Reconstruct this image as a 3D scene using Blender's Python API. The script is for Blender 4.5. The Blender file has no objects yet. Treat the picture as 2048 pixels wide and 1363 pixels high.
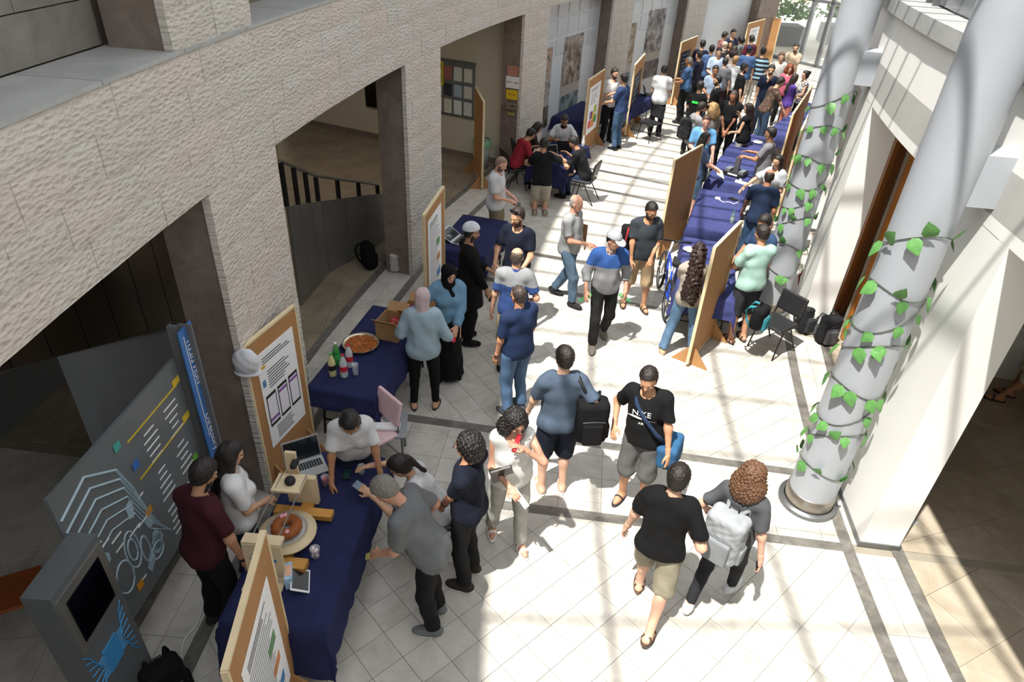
import bpy, math, random
import numpy as np
from mathutils import Matrix, Vector
random.seed(7); rng = np.random.default_rng(11)
SC = bpy.context.scene
COL = SC.collection
# ---------------------------------------------------------------- camera
FPX, TH, RO, HC = 1350.0, math.radians(33.85), -math.radians(3.4), 5.32
CT, ST, CR, SR = math.cos(TH), math.sin(TH), math.cos(RO), math.sin(RO)
_fw = Vector((0, CT, -ST)); _dn = Vector((0, -ST, -CT)); _rt = Vector((1, 0, 0))
_ir = _rt * CR + _dn * SR; _id = _rt * -SR + _dn * CR
cam = bpy.data.cameras.new('camera'); co = bpy.data.objects.new('camera', cam); COL.objects.link(co)
cam.sensor_fit = 'HORIZONTAL'; cam.sensor_width = 36; cam.lens = FPX / 2048 * 36
cam.clip_start = .05; cam.clip_end = 300
m = Matrix.Identity(4)
for i in range(3):
    m[i][0] = _ir[i]; m[i][1] = -_id[i]; m[i][2] = -_fw[i]
m[2][3] = HC
co.matrix_world = m; SC.camera = co
def F(px, py, z=0.0):
    """photo pixel + height above the floor -> world x, y"""
    x = (px - 1024) / FPX; y = (py - 681.5) / FPX
    x, y = CR * x - SR * y, SR * x + CR * y
    r = (x, CT - y * ST, -(ST + y * CT)); t = (z - HC) / r[2]
    return np.array([r[0] * t, r[1] * t])
# ---------------------------------------------------------------- world, sun, exposure
w = bpy.data.worlds.new('sky'); SC.world = w; w.use_nodes = True
w.node_tree.nodes['Background'].inputs[0].default_value = (.92, .955, 1.0, 1)
w.node_tree.nodes['Background'].inputs[1].default_value = 1.45
sl = bpy.data.lights.new('sun', 'SUN'); so = bpy.data.objects.new('sun', sl); COL.objects.link(so)
sl.energy = 6.8; sl.angle = math.radians(.9); sl.color = (1, .965, .9)
SUND = Vector((.31, .33, -1)).normalized()
so.rotation_euler = SUND.to_track_quat('-Z', 'Y').to_euler()
SC.view_settings.view_transform = 'Standard'; SC.view_settings.look = 'None'
SC.view_settings.gamma = 1; SC.view_settings.use_curve_mapping = False
SC.view_settings.exposure = 0.3
# ---------------------------------------------------------------- plan of the curved hall
CX, CY = 31.5, 2.2
def pol(r, a, z=None):
    a = math.radians(a); p = (CX - r * math.cos(a), CY + r * math.sin(a))
    return p if z is None else (p[0], p[1], z)
# ---------------------------------------------------------------- materials
MATS = {}
def lin(c):
    if isinstance(c, str):
        c = [int(c[i:i + 2], 16) / 255 for i in (0, 2, 4)]
    return tuple(v / 12.92 if v <= .04045 else ((v + .055) / 1.055) ** 2.4 for v in c[:3])
class NT:
    def __init__(s, name):
        s.m = bpy.data.materials.new(name); s.m.use_nodes = True
        s.t = s.m.node_tree; s.b = s.t.nodes['Principled BSDF']
    def n(s, typ, **kw):
        d = s.t.nodes.new(typ)
        for k, v in kw.items():
            if k[0] == '_': d.inputs[k[1:].replace('_', ' ')].default_value = v
            else: setattr(d, k, v)
        return d
    def l(s, a, b): s.t.links.new(a, b)
    def math(s, op, a, b=None):
        d = s.t.nodes.new('ShaderNodeMath'); d.operation = op
        for i, v in enumerate((a, b)):
            if v is None: continue
            if isinstance(v, (int, float)): d.inputs[i].default_value = v
            else: s.l(v, d.inputs[i])
        return d.outputs[0]
    def mix(s, f, a, b, mode='MIX'):
        d = s.t.nodes.new('ShaderNodeMix'); d.data_type = 'RGBA'; d.blend_type = mode
        for i, v in ((0, f), (6, a), (7, b)):
            if isinstance(v, (int, float)): d.inputs[i].default_value = v
            elif isinstance(v, tuple): d.inputs[i].default_value = (*v, 1) if len(v) == 3 else v
            else: s.l(v, d.inputs[i])
        return d.outputs[2]
    def ramp(s, f, stops):
        d = s.t.nodes.new('ShaderNodeValToRGB'); e = d.color_ramp.elements
        while len(e) < len(stops): e.new(.5)
        for q, (p, c) in zip(e, stops): q.position = p; q.color = (*c, 1)
        s.l(f, d.inputs[0]); return d.outputs[0]
    def bump(s, h, strength=.3, dist=.01):
        d = s.n('ShaderNodeBump'); d.inputs['Strength'].default_value = strength; d.inputs['Distance'].default_value = dist
        s.l(h, d.inputs['Height']); s.l(d.outputs[0], s.b.inputs['Normal'])
def plain(name, col, rough=.6, metal=0, var=.08, vs=6, bump=0, bs=60, trans=0, alpha=1, coat=0, spec=.5):
    if name in MATS: return MATS[name]
    t = NT(name); c = lin(col); b = t.b
    b.inputs['Roughness'].default_value = rough; b.inputs['Metallic'].default_value = metal
    b.inputs['Specular IOR Level'].default_value = spec
    tc = t.n('ShaderNodeTexCoord')
    if var:
        no = t.n('ShaderNodeTexNoise', _Scale=vs, _Detail=4.0); t.l(tc.outputs['Object'], no.inputs['Vector'])
        lo = tuple(v * (1 - var) for v in c); hi = tuple(min(1, v * (1 + var)) for v in c)
        t.l(t.ramp(no.outputs[0], [(.3, lo), (.7, hi)]), b.inputs['Base Color'])
    else: b.inputs['Base Color'].default_value = (*c, 1)
    if bump:
        n2 = t.n('ShaderNodeTexNoise', _Scale=bs, _Detail=3.0); t.l(tc.outputs['Object'], n2.inputs['Vector'])
        t.bump(n2.outputs[0], bump, .01)
    if trans: b.inputs['Transmission Weight'].default_value = trans
    if alpha < 1: b.inputs['Alpha'].default_value = alpha
    if coat: b.inputs['Coat Weight'].default_value = coat
    MATS[name] = t.m; return t.m
def fabric(col):
    if isinstance(col, str):
        v = [int(col[i:i + 2], 16) / 255 for i in (0, 2, 4)]; g = sum(v) / 3; col2 = tuple((g + (x - g) * .8) * .9 for x in v)
        return plain('fabric ' + col, col2, .9, 0, .12, 9, .25, 130, spec=.2)
    return plain('fabric ' + str(col), col, .9, 0, .12, 9, .25, 130, spec=.2)
def skin(col): return plain('skin ' + str(col), col, .55, 0, .06, 14, spec=.4)
def hairm(col): return plain('hair ' + str(col), col, .5, 0, .35, 90, .5, 140)
def stone_rough():
    t = NT('chiselled limestone'); g = t.n('ShaderNodeNewGeometry')
    sp = t.n('ShaderNodeSeparateXYZ'); t.l(g.outputs['Position'], sp.inputs[0])
    ang = t.math('ARCTAN2', t.math('SUBTRACT', sp.outputs[1], CY), t.math('SUBTRACT', CX, sp.outputs[0]))
    u = t.math('MULTIPLY', ang, 34.0)
    cb = t.n('ShaderNodeCombineXYZ'); t.l(u, cb.inputs[0]); t.l(sp.outputs[2], cb.inputs[2])
    mp = t.n('ShaderNodeMapping'); mp.inputs['Scale'].default_value = (15, 15, 36); t.l(cb.outputs[0], mp.inputs[0])
    v = t.n('ShaderNodeTexVoronoi', feature='F1'); v.inputs['Scale'].default_value = 1; v.inputs['Randomness'].default_value = .8
    t.l(mp.outputs[0], v.inputs['Vector'])
    n = t.n('ShaderNodeTexNoise', _Scale=55.0, _Detail=4.0); t.l(cb.outputs[0], n.inputs['Vector'])
    n2 = t.n('ShaderNodeTexNoise', _Scale=2.2, _Detail=3.0); t.l(cb.outputs[0], n2.inputs['Vector'])
    oi = t.n('ShaderNodeObjectInfo')
    base = t.ramp(oi.outputs['Random'], [(0, lin('cbc9c3')), (.35, lin('d1cec8')), (.6, lin('cfc8c1')), (.85, lin('d4c9c3')), (1, lin('c8c5bd'))])
    c2 = t.mix(t.math('MULTIPLY', n2.outputs[0], .5), base, lin('c8beb2'))
    c3 = t.mix(t.math('MULTIPLY', n.outputs[0], .25), c2, lin('aaa294'))
    t.l(c3, t.b.inputs['Base Color']); t.b.inputs['Roughness'].default_value = .95; t.b.inputs['Specular IOR Level'].default_value = .1
    h = t.math('ADD', v.outputs['Distance'], t.math('MULTIPLY', n.outputs[0], .5))
    t.bump(h, .75, .02); return t.m
def marble(name, c1, c2, c3, scale=1.6, rough=.35, bumpy=0):
    t = NT(name); g = t.n('ShaderNodeNewGeometry'); oi = t.n('ShaderNodeObjectInfo')
    n = t.n('ShaderNodeTexNoise', _Scale=scale, _Detail=8.0, _Roughness=.65, _Distortion=.6)
    ad = t.n('ShaderNodeVectorMath', operation='ADD'); t.l(g.outputs['Position'], ad.inputs[0]); 
    cb = t.n('ShaderNodeCombineXYZ'); t.l(t.math('MULTIPLY', oi.outputs['Random'], 9.0), cb.inputs[2]); t.l(cb.outputs[0], ad.inputs[1])
    t.l(ad.outputs[0], n.inputs['Vector'])
    n2 = t.n('ShaderNodeTexNoise', _Scale=scale * 14, _Detail=5.0); t.l(g.outputs['Position'], n2.inputs['Vector'])
    a = t.ramp(n.outputs[0], [(.3, lin(c1)), (.5, lin(c2)), (.72, lin(c3))])
    t.l(t.mix(t.math('MULTIPLY', n2.outputs[0], .35), a, lin(c1)), t.b.inputs['Base Color'])
    t.b.inputs['Roughness'].default_value = rough; t.b.inputs['Specular IOR Level'].default_value = .35
    return t.m
M_STONE = stone_rough()
M_TILE = marble('grey beige floor marble', 'a5a097', 'bfbbb2', 'd0ccc4', 3.0, .42)
M_TILEB = marble('brown floor marble', '7d7161', '938674', 'a79b89', 2.2, .3)
M_TILEC = marble('shade-tinted floor marble', '968a78', 'aa9f8e', 'bcb2a3', 2.2, .35)  # same stone as the hall floor, the corridor's brownish shade mixed into its colours
M_GRAN = marble('dark granite strip', '56544f', '6d6a64', '86827a', 7, .4)
M_JOINT = plain('tile joint', '8d8678', .9)
M_JAMB = marble('smooth brown stone', '6f625a', '81746b', '94877c', 4, .55)
M_SILL = marble('pale marble sill', '9a9b99', 'a9aaa8', 'b6b7b4', 3, .4)
M_RECESS = marble('grey stone course', '77726a', '8a857c', '999389', 3, .6)
M_WHITE = plain('white plaster', 'ecebe6', .75, var=.02, vs=2)
M_CREAM = plain('cream plaster', 'c9c2ae', .85, var=.04, vs=1.5)
M_COLM = plain('grey painted column', 'a6aab0', .35, var=.03, vs=3, spec=.5)
M_STEEL = plain('brushed steel', '94928d', .42, .7, .1, 3)
M_DSTEEL = plain('dark bronze steel', '5a5044', .3, .85, .15, 1.5)
M_GREYP = plain('grey painted panel', '6a6b6c', .6, var=.05)
M_BLACKM = plain('black metal', '1b1b1c', .4, .3, 0)
M_ALU = plain('grey aluminium frame', '7b7d7e', .4, .7, 0)
M_CORK = plain('brown cardboard panel', 'aa7d4f', .8, var=.07, vs=4)
M_WOODE = plain('pale wood edge', 'd9c6a0', .7, var=.08)
M_DOOR = plain('brown door wood', '8a4f1f', .4, var=.12, vs=3)
M_DOORF = plain('orange wood frame', 'b9762f', .45, var=.12, vs=5)
M_CLOTH = fabric('252a5c'); M_PAPER = plain('white paper', 'eeeef0', .8, var=.02)
M_BLACK = plain('matt black', '17171a', .7, var=.1)
M_PLAST = plain('black plastic', '222224', .45, var=.05)
M_LEAF = plain('ivy leaf green', '578a48', .55, var=.3, vs=18)
M_STEM = plain('ivy stem', '4a5040', .7)
def glassm(name, col, alpha=.35, rough=.05):
    if name in MATS: return MATS[name]
    t = NT(name); t.b.inputs['Base Color'].default_value = (*lin(col), 1); t.b.inputs['Roughness'].default_value = rough
    t.b.inputs['Alpha'].default_value = alpha; MATS[name] = t.m; return t.m
# ---------------------------------------------------------------- mesh builder
class MB:
    def __init__(s): s.v = []; s.f = []
    def add(s, vs, fs):
        o = len(s.v); s.v += [tuple(map(float, p)) for p in vs]; s.f += [tuple(i + o for i in q) for q in fs]; return s
    def box(s, c, d, rz=0, R=None):
        hx, hy, hz = d[0] / 2, d[1] / 2, d[2] / 2
        vs = [Vector((x, y, z)) for z in (-hz, hz) for y in (-hy, hy) for x in (-hx, hx)]
        R = R or Matrix.Rotation(rz, 3, 'Z'); c = Vector(c)
        return s.add([R @ p + c for p in vs], [(0, 2, 3, 1), (4, 5, 7, 6), (0, 1, 5, 4), (2, 6, 7, 3), (0, 4, 6, 2), (1, 3, 7, 5)])
    def prism(s, poly, z0, z1):
        n = len(poly); ar = sum(poly[i - 1][0] * poly[i][1] - poly[i][0] * poly[i - 1][1] for i in range(n))
        if ar < 0: poly = poly[::-1]
        vs = [(x, y, z0) for x, y in poly] + [(x, y, z1) for x, y in poly]
        return s.add(vs, [tuple(range(n))[::-1], tuple(range(n, 2 * n))] + [(i, (i + 1) % n, n + (i + 1) % n, n + i) for i in range(n)])
    def arc(s, r0, r1, a0, a1, z0, z1, step=1.2):
        n = max(1, int(abs(a1 - a0) / step)); A = [a0 + (a1 - a0) * i / n for i in range(n + 1)]
        vs = []
        for a in A: vs += [pol(r0, a, z0), pol(r1, a, z0), pol(r1, a, z1), pol(r0, a, z1)]
        fs = []
        for i in range(n):
            for k in range(4):
                q = (4 * i + k, 4 * i + (k + 1) % 4, 4 * i + 4 + (k + 1) % 4, 4 * i + 4 + k)
                fs.append(q)
        fs += [(3, 2, 1, 0), (4 * n, 4 * n + 1, 4 * n + 2, 4 * n + 3)]
        return s.add(vs, fs)
    def tube(s, pts, r, n=8, cap=True):
        pts = [Vector(p) for p in pts]; rs = r if isinstance(r, (list, tuple)) else [r] * len(pts); vs = []; fs = []
        up = Vector((0, 0, 1))
        for i, p in enumerate(pts):
            d = (pts[min(i + 1, len(pts) - 1)] - pts[max(i - 1, 0)]).normalized()
            u = d.cross(up if abs(d.z) < .95 else Vector((1, 0, 0))).normalized(); v = u.cross(d)
            vs += [p + (u * math.cos(2 * math.pi * k / n) + v * math.sin(2 * math.pi * k / n)) * rs[i] for k in range(n)]
        for i in range(len(pts) - 1):
            fs += [(i * n + k, i * n + (k + 1) % n, (i + 1) * n + (k + 1) % n, (i + 1) * n + k) for k in range(n)]
        if cap: fs += [tuple(range(n))[::-1], tuple(range((len(pts) - 1) * n, len(pts) * n))]
        return s.add(vs, fs)
    def lathe(s, prof, c=(0, 0, 0), n=20):
        vs = []; fs = []; m = len(prof)
        for k in range(n):
            a = 2 * math.pi * k / n
            vs += [(c[0] + r * math.cos(a), c[1] + r * math.sin(a), c[2] + z) for r, z in prof]
        for k in range(n):
            for i in range(m - 1):
                fs.append((k * m + i, ((k + 1) % n) * m + i, ((k + 1) % n) * m + i + 1, k * m + i + 1))
        return s.add(vs, fs)
    def grid(s, P):
        ny, nx = len(P), len(P[0])
        return s.add([p for row in P for p in row], [(j * nx + i, j * nx + i + 1, (j + 1) * nx + i + 1, (j + 1) * nx + i) for j in range(ny - 1) for i in range(nx - 1)])
    def mesh(s, name, mat, smooth=False):
        me = bpy.data.meshes.new(name); me.from_pydata(s.v, [], s.f); me.update()
        if mat: me.materials.append(mat)
        if smooth: me.polygons.foreach_set('use_smooth', [True] * len(me.polygons))
        return me
    def build(s, name, mat, parent=None, smooth=False, **kw):
        return link(name, s.mesh(name, mat, smooth), parent, **kw)
def link(name, data, parent=None, loc=None, rz=None, mw=None, **kw):
    o = bpy.data.objects.new(name, data); COL.objects.link(o)
    if parent: o.parent = parent
    if mw is not None: o.matrix_local = mw
    if loc is not None: o.location = loc
    if rz is not None: o.rotation_euler = (0, 0, rz)
    for k, v in kw.items(): o[k] = v
    return o
def tag(o, label, cat, group=None):
    o['label'] = label; o['category'] = cat
    if group: o['group'] = group
    return o
def thing(name, label, cat, loc=(0, 0, 0), rz=0, group=None):
    return tag(link(name, None, loc=loc, rz=rz), label, cat, group)
def struct(name, mb, mat, parent=None, smooth=False):
    o = mb.build(name, mat, parent, smooth)
    if parent is None: o['kind'] = 'structure'
    return o
def text_mesh(body, size, mat, name='lettering', parent=None, mw=None, align='CENTER', extrude=.001):
    cu = bpy.data.curves.new('t', 'FONT'); cu.body = body; cu.size = size; cu.align_x = align; cu.align_y = 'CENTER'; cu.extrude = extrude; cu.resolution_u = 3
    to = bpy.data.objects.new('t', cu); COL.objects.link(to); dg = bpy.context.evaluated_depsgraph_get()
    me = bpy.data.meshes.new_from_object(to.evaluated_get(dg)); bpy.data.objects.remove(to); bpy.data.curves.remove(cu)
    me.materials.clear(); me.materials.append(mat)
    return link(name, me, parent, mw=mw)
# ================================================================ SETTING
AMIN, AMAX = -14, 52.5
# ---- floor: base slab, then tiles (diagonal fields, straight bands at the piers), granite strips
floor = struct('floor', MB().arc(44, 22, AMIN, 62, -.3, -.012), M_JOINT)
def clip_poly(poly, half):
    for nx, ny, d in half:                      # keep n.p <= d
        out = []
        for i in range(len(poly)):
            p, q = poly[i - 1], poly[i]; a = nx * p[0] + ny * p[1] - d; b = nx * q[0] + ny * q[1] - d
            if (a <= 0) != (b <= 0):
                t = a / (a - b); out.append((p[0] + (q[0] - p[0]) * t, p[1] + (q[1] - p[1]) * t))
            if b <= 0: out.append(q)
        poly = out
        if len(poly) < 3: return []
    return poly
def half_planes(poly):
    ar = sum(poly[i - 1][0] * poly[i][1] - poly[i][0] * poly[i - 1][1] for i in range(len(poly)))
    if ar < 0: poly = poly[::-1]
    h = []
    for i in range(len(poly)):
        p, q = poly[i - 1], poly[i]; nx, ny = q[1] - p[1], -(q[0] - p[0]); L = math.hypot(nx, ny)
        h.append((nx / L, ny / L, (nx * p[0] + ny * p[1]) / L))
    return h
PER = 8.36; S0 = [4.85 + PER * k for k in range(-3, 7)]; S1 = [6.9 + PER * k for k in range(-3, 7)]
RL0, RL1, RR0, RR1 = 34.57, 33.96, 28.12, 27.62; SW = .06
tiles = []                                     # (distance, polygon, brown?)
def fill(a0, a1, r0, r1, size, rot, brown=False, gap=.002):
    a0 += math.degrees(SW / 31); a1 -= math.degrees(SW / 31)
    bay = [pol(r0, a0), pol(r0, (a0 + a1) / 2), pol(r0, a1), pol(r1, a1), pol(r1, (a0 + a1) / 2), pol(r1, a0)]
    # inner arc is concave: use its chord mid only on the outer side
    bay = [pol(r0, a0), pol(r0, (a0 * 2 + a1) / 3), pol(r0, (a0 + a1 * 2) / 3), pol(r0, a1), pol(r1, a1), pol(r1, a0)]
    H = half_planes(bay); am = math.radians((a0 + a1) / 2); c0 = pol((r0 + r1) / 2, (a0 + a1) / 2)
    sx, sy = size if isinstance(size, tuple) else (size, size)
    th = math.radians(rot) - am; u = (math.cos(th), math.sin(th)); v = (-u[1], u[0]); n = int(6 / min(sx, sy)) + 2
    for i in range(-n, n):
        for j in range(-n, n):
            q = []
            for du, dv in ((gap, gap), (sx - gap, gap), (sx - gap, sy - gap), (gap, sy - gap)):
                a, b = i * sx + du, j * sy + dv; q.append((c0[0] + u[0] * a + v[0] * b, c0[1] + u[1] * a + v[1] * b))
            if min(math.hypot(p[0] - c0[0], p[1] - c0[1]) for p in q) > 6: continue
            q = clip_poly(q, H)
            if len(q) >= 3:
                cx = sum(p[0] for p in q) / len(q); cy = sum(p[1] for p in q) / len(q)
                if cy > 2.2: tiles.append((math.hypot(cx, cy), q, brown))
for k in range(len(S0)):
    nx = S0[k + 1] if k + 1 < len(S0) else 62
    if nx < -1: continue
    fill(S1[k], nx, RL1 - SW, RR0 + SW, .2875, 45)
    fill(S0[k], S1[k], RL1 - SW, RR0 + SW, (.45, .36), 0)
    fill(S1[k], nx, RL0 - SW, RL1 + SW, (.49, .6), 0); fill(S0[k], S1[k], RL0 - SW, RL1 + SW, (.49, .6), 0)
    fill(S1[k], nx, RR0 - SW, RR1 + SW, (.38, .6), 0); fill(S0[k], S1[k], RR0 - SW, RR1 + SW, (.38, .6), 0)
    if S0[k] < 45: fill(S0[k], nx, 41, RL0 + SW, .45, 12, S0[k] > 4)
    if S0[k] < 12: fill(S0[k], nx, RR1 - SW, 23, .6, 28, 2)
tiles.sort(key=lambda t: t[0])
def inview(q):
    x = sum(p[0] for p in q) / len(q); y = sum(p[1] for p in q) / len(q)
    return -2.6 < x < 4.6 and y > 2.6
front = [t for t in tiles if inview(t[1])]
pick = front[:296]; ids = set(id(t[1]) for t in pick)
for t in pick: MB().prism(t[1], -.012, 0).build('tile', (M_TILE, M_TILEB, M_TILEC)[int(t[2])], floor)
ra, rb, rc = MB(), MB(), MB()
for t in tiles:
    if id(t[1]) not in ids: (ra, rb, rc)[int(t[2])].prism(t[1], -.012, 0)
ra.build('distant_tiles', M_TILE, floor, kind='stuff'); rb.build('brown_tiles', M_TILEB, floor, kind='stuff'); rc.build('corridor_tiles', M_TILEC, floor, kind='stuff')
for r in (RL0, RL1, RR0, RR1):
    MB().arc(r + SW, r - SW, AMIN, AMAX, -.012, .001).build('granite_strip', M_GRAN, floor)
for a in S0 + S1:
    if AMIN < a < AMAX:
        d = math.degrees(SW / 31); MB().arc(RL1 - SW, RR0 + SW, a - d, a + d, -.012, .001).build('granite_strip', M_GRAN, floor)
# ---- left arcade wall: piers, spandrel beam, upper piers, stone blocks proud of the core
ZB, ZS, ZT, RW = 3.26, 4.27, 7.6, 34.0
PIERS = [(-3.9, -1.9), (4.5, 6.5), (12.7, 14.9), (21.6, 23.8), (30.2, 32.3), (38.4, 40.5), (46.6, 48.8)]
core = MB()
core.arc(34.46, RW + .035, AMIN, AMAX, ZB + .01, ZS - .02)
for a0, a1 in PIERS: core.arc(34.46, RW + .035, a0, a1, 0, ZB + .02); core.arc(34.46, RW + .035, a0 - .1, a1 - .1, ZS - .03, ZT)
core.arc(34.9, RW + .035, AMIN, AMAX, ZT - .9, ZT + .25)
wl = struct('wall_left', core, M_JAMB)
blocks = []
def block_rows(a0, a1, z0, z1, rowh=.27):
    n = max(1, round((z1 - z0) / rowh)); rh = (z1 - z0) / n
    for j in range(n):
        a = a0; first = True
        while a < a1 - 1e-3:
            wdt = math.degrees(random.uniform(.3, .62) / 34) * (.55 if first and j % 2 else 1); first = False
            b = min(a + wdt, a1)
            if a1 - b < .35: b = a1
            blocks.append((a, b, z0 + j * rh, z0 + (j + 1) * rh)); a = b
block_rows(-2, 46, ZB - .01, ZS)
for a0, a1 in PIERS[1:6]: block_rows(a0 - .04, a1 + .04, 0, ZB - .01)
for a0, a1 in PIERS[1:3]: block_rows(a0 - .12, a1 - .1, ZS, ZS + 1.6)
def block_mesh(mb, a0, a1, z0, z1, nx=5, nz=4):
    g = .0007; da = math.degrees(g / 34); a0 += da; a1 -= da; z0 += g; z1 -= g; pr = random.uniform(-.003, .003)
    P = []
    for j in range(nz + 1):
        row = []
        for i in range(nx + 1):
            e = i in (0, nx) or j in (0, nz)
            d = (random.uniform(0, .004) if e else random.uniform(.003, .013)) + pr
            row.append(pol(RW - d, a0 + (a1 - a0) * i / nx, z0 + (z1 - z0) * j / nz))
        P.append(row)
    mb.grid([r[::-1] for r in P])
    e = [pol(RW + .06, a, z) for a, z in ((a0, z0), (a1, z0), (a1, z1), (a0, z1))]; o = [P[0][0], P[0][-1], P[-1][-1], P[-1][0]]
    for i in range(4): mb.add([o[i], o[(i + 1) % 4], e[(i + 1) % 4], e[i]], [(0, 1, 2, 3)])
blocks.sort(key=lambda b: math.hypot(*pol(RW, (b[0] + b[1]) / 2)) + abs((b[2] + b[3]) / 2 - 3.5) * .6 + (30 if b[0] < -.2 else 0))
for b in blocks[:290]:
    mb = MB(); block_mesh(mb, *b); mb.build('stone_block', M_STONE, wl, True)
rest = MB()
for b in blocks[290:]: block_mesh(rest, *b)
rest.build('distant_stone_blocks', M_STONE, wl, True, kind='stuff')
# sill slabs on the parapet, niche wall of grey stone courses above it
for i, a in enumerate(np.arange(-5, 12.5, 1.6)):
    if any(p0 - .1 < a + .8 < p1 - .1 for p0, p1 in PIERS): pass
    MB().arc(34.52, RW - .012, a, a + 1.585, ZS - .015, ZS + .012).build('sill_slab', M_SILL, wl)
niche = struct('wall_niche', MB().arc(34.75, 34.56, -6, 4.8, ZS, ZT - .9), M_JAMB)
for j in range(9):
    for k in range(5):
        a = -6 + k * 2.1 + (j % 2) * .9; MB().arc(34.57, 34.53, a, min(a + 2.09, 4.45), ZS + .02 + j * .29, ZS + .02 + j * .29 + .282).build('stone_course', M_RECESS, niche)
struct('wall_upper_back', MB().arc(38.6, 38.4, AMIN, AMAX, 3.7, ZT), M_CREAM)
struct('floor_upper', MB().arc(41, 34.4, AMIN, AMAX, 3.45, 3.75), M_CREAM)
# ---- rear wall behind the arcade (straight), with baseboard
wa, wb = Vector((*F(560, 236), 0)), Vector((*F(1014, 331), 0)); wd = (wb - wa).normalized(); wn = Vector((wd.y, -wd.x, 0))
WRZ = math.atan2(wd.y, wd.x); WL = (wb - wa).length
struct('wall_rear', MB().box((wa + wb) / 2 - wn * .1 + Vector((0, 0, 1.75)) - wd * 1.0, (WL + 2.0, .2, 3.5), WRZ), M_CREAM)
struct('baseboard_rear', MB().box((wa + wb) / 2 + wn * .012 + Vector((0, 0, .06)) - wd * 1.0, (WL + 2.0, .024, .12), WRZ), M_JAMB)
struct('wall_rear_far', MB().arc(41.2, 41, -10, 22, 0, 3.5), M_CREAM)
# white infill walls with glass-grid tops between the far piers
for k, (a0, a1) in enumerate(((23.8, 30.2), (32.3, 38.4), (40.5, 46.6))):
    iw = struct('wall_infill_%d' % (k + 1), MB().arc(34.6, 34.38, a0 - .1, a1 + .1, 0, ZB + .02), plain('pale blue white wall', 'd5dade', .7, var=.02))
    if k < 2:
        for i in range(6):
            for j in range(3):
                aa = a0 + .25 + i * 1.02; MB().arc(34.39, 34.365, aa, aa + .85, 2.02 + j * .42, 2.38 + j * .42).build('frosted_pane', plain('frosted pane', 'c6ccd0', .3, var=.03), iw)
# ---- steel stair parapet in the second bay with posts and handrail
sp = [F(604, 611), F(659, 546), F(776, 479)]; tops = [(573, 413), (660, 402), (777, 386)]
def z_at(xy, py):
    lo, hi = -1, 5
    for _ in range(50):
        z = (lo + hi) / 2; d = Vector((xy[0], xy[1], z - HC)); Y = d.dot(_dn); Z = d.dot(_fw); X = d.x; x, y = X / Z, Y / Z
        y2 = -SR * x + CR * y
        if y2 * FPX + 681.5 > py: lo = z
        else: hi = z
    return z
tz = [z_at(p, t[1]) for p, t in zip(sp, tops)]
st = thing('stair_parapet', 'brushed steel stair parapet with posts and handrail behind the second arch', 'stair railing')
for i in range(2):
    (x0, y0), (x1, y1) = sp[i], sp[i + 1]; n = 3
    for k in range(n):
        t0, t1 = k / n + .004, (k + 1) / n - .004
        q = [(x0 + (x1 - x0) * t, y0 + (y1 - y0) * t) for t in (t0, t1)]; zt = [tz[i] + (tz[i + 1] - tz[i]) * t for t in (t0, t1)]
        nv = Vector((y1 - y0, x0 - x1, 0)).normalized() * .03; mb = MB()
        P = [Vector((*q[0], 0)), Vector((*q[1], 0)), Vector((*q[1], zt[1])), Vector((*q[0], zt[0]))]; B = [p - nv for p in P]
        mb.add(P + B, [(0, 1, 2, 3), (7, 6, 5, 4), (0, 4, 5, 1), (3, 2, 6, 7), (0, 3, 7, 4), (1, 5, 6, 2)]); mb.build('steel_panel', M_STEEL, st)
def lerp2(t):
    t *= 2; i = min(1, int(t)); t -= i; return tuple(sp[i][k] + (sp[i + 1][k] - sp[i][k]) * t for k in (0, 1)) + (tz[i] + (tz[i + 1] - tz[i]) * t,)
hp = []
for k in range(7):
    t = .02 + k * .155; x, y, z = lerp2(min(t, .97)); hgt = .62 - .5 * t
    MB().box((x - .03, y, z + hgt / 2), (.05, .05, hgt), .9).build('post', M_BLACKM, st); hp.append((x - .03, y, z + hgt + .02))
MB().tube([(hp[0][0] - .25, hp[0][1] - .45, hp[0][2] + .02)] + hp, .022).build('handrail', M_STEEL, st)
# ---- stair flank in the first bay: bronze steel panels with a raking lower edge, grey wall under them
sf = struct('wall_stair', MB().arc(37.4, 37.2, -8, 9.5, 0, 3.4), M_GREYP)
def rake(a): return max(.02, 1.09 - .446 * (pol(35.2, a)[1] - 6.39))
def raked(r0, r1, a0, a1, up):
    za, zb_ = rake(a0), rake(a1); lo, hi = ((za, zb_), (3.42, 3.42)) if up else ((0, 0), (za, zb_))
    lo = tuple(min(v, 3.38) for v in lo); V_ = [pol(r, a, z) for r, a, z in ((r0, a0, lo[0]), (r1, a0, lo[0]), (r1, a1, lo[1]), (r0, a1, lo[1]), (r0, a0, hi[0]), (r1, a0, hi[0]), (r1, a1, hi[1]), (r0, a1, hi[1]))]
    return MB().add(V_, [(0, 3, 2, 1), (4, 5, 6, 7), (1, 2, 6, 5), (0, 4, 7, 3), (0, 1, 5, 4), (3, 7, 6, 2)])
for k in range(15): raked(35.24, 35.2, -2.2 + k * .62 + .008, -2.2 + k * .62 + .612, True).build('steel_fascia_panel', M_DSTEEL, sf)
for k in range(4): raked(35.4, 35.23, 3.77 + k * .8, 3.77 + k * .8 + .8, False).build('grey_panel', plain('light grey panel', '85878a', .6, var=.04), sf)
MB().add([pol(35.24, -2, min(3.4, rake(-2))), pol(35.24, 3.77, rake(3.77)), pol(37.2, 3.77, rake(3.77)), pol(37.2, -2, min(3.4, rake(-2)))], [(0, 1, 2, 3)]).build('stair_soffit', M_GREYP, sf)
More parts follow.
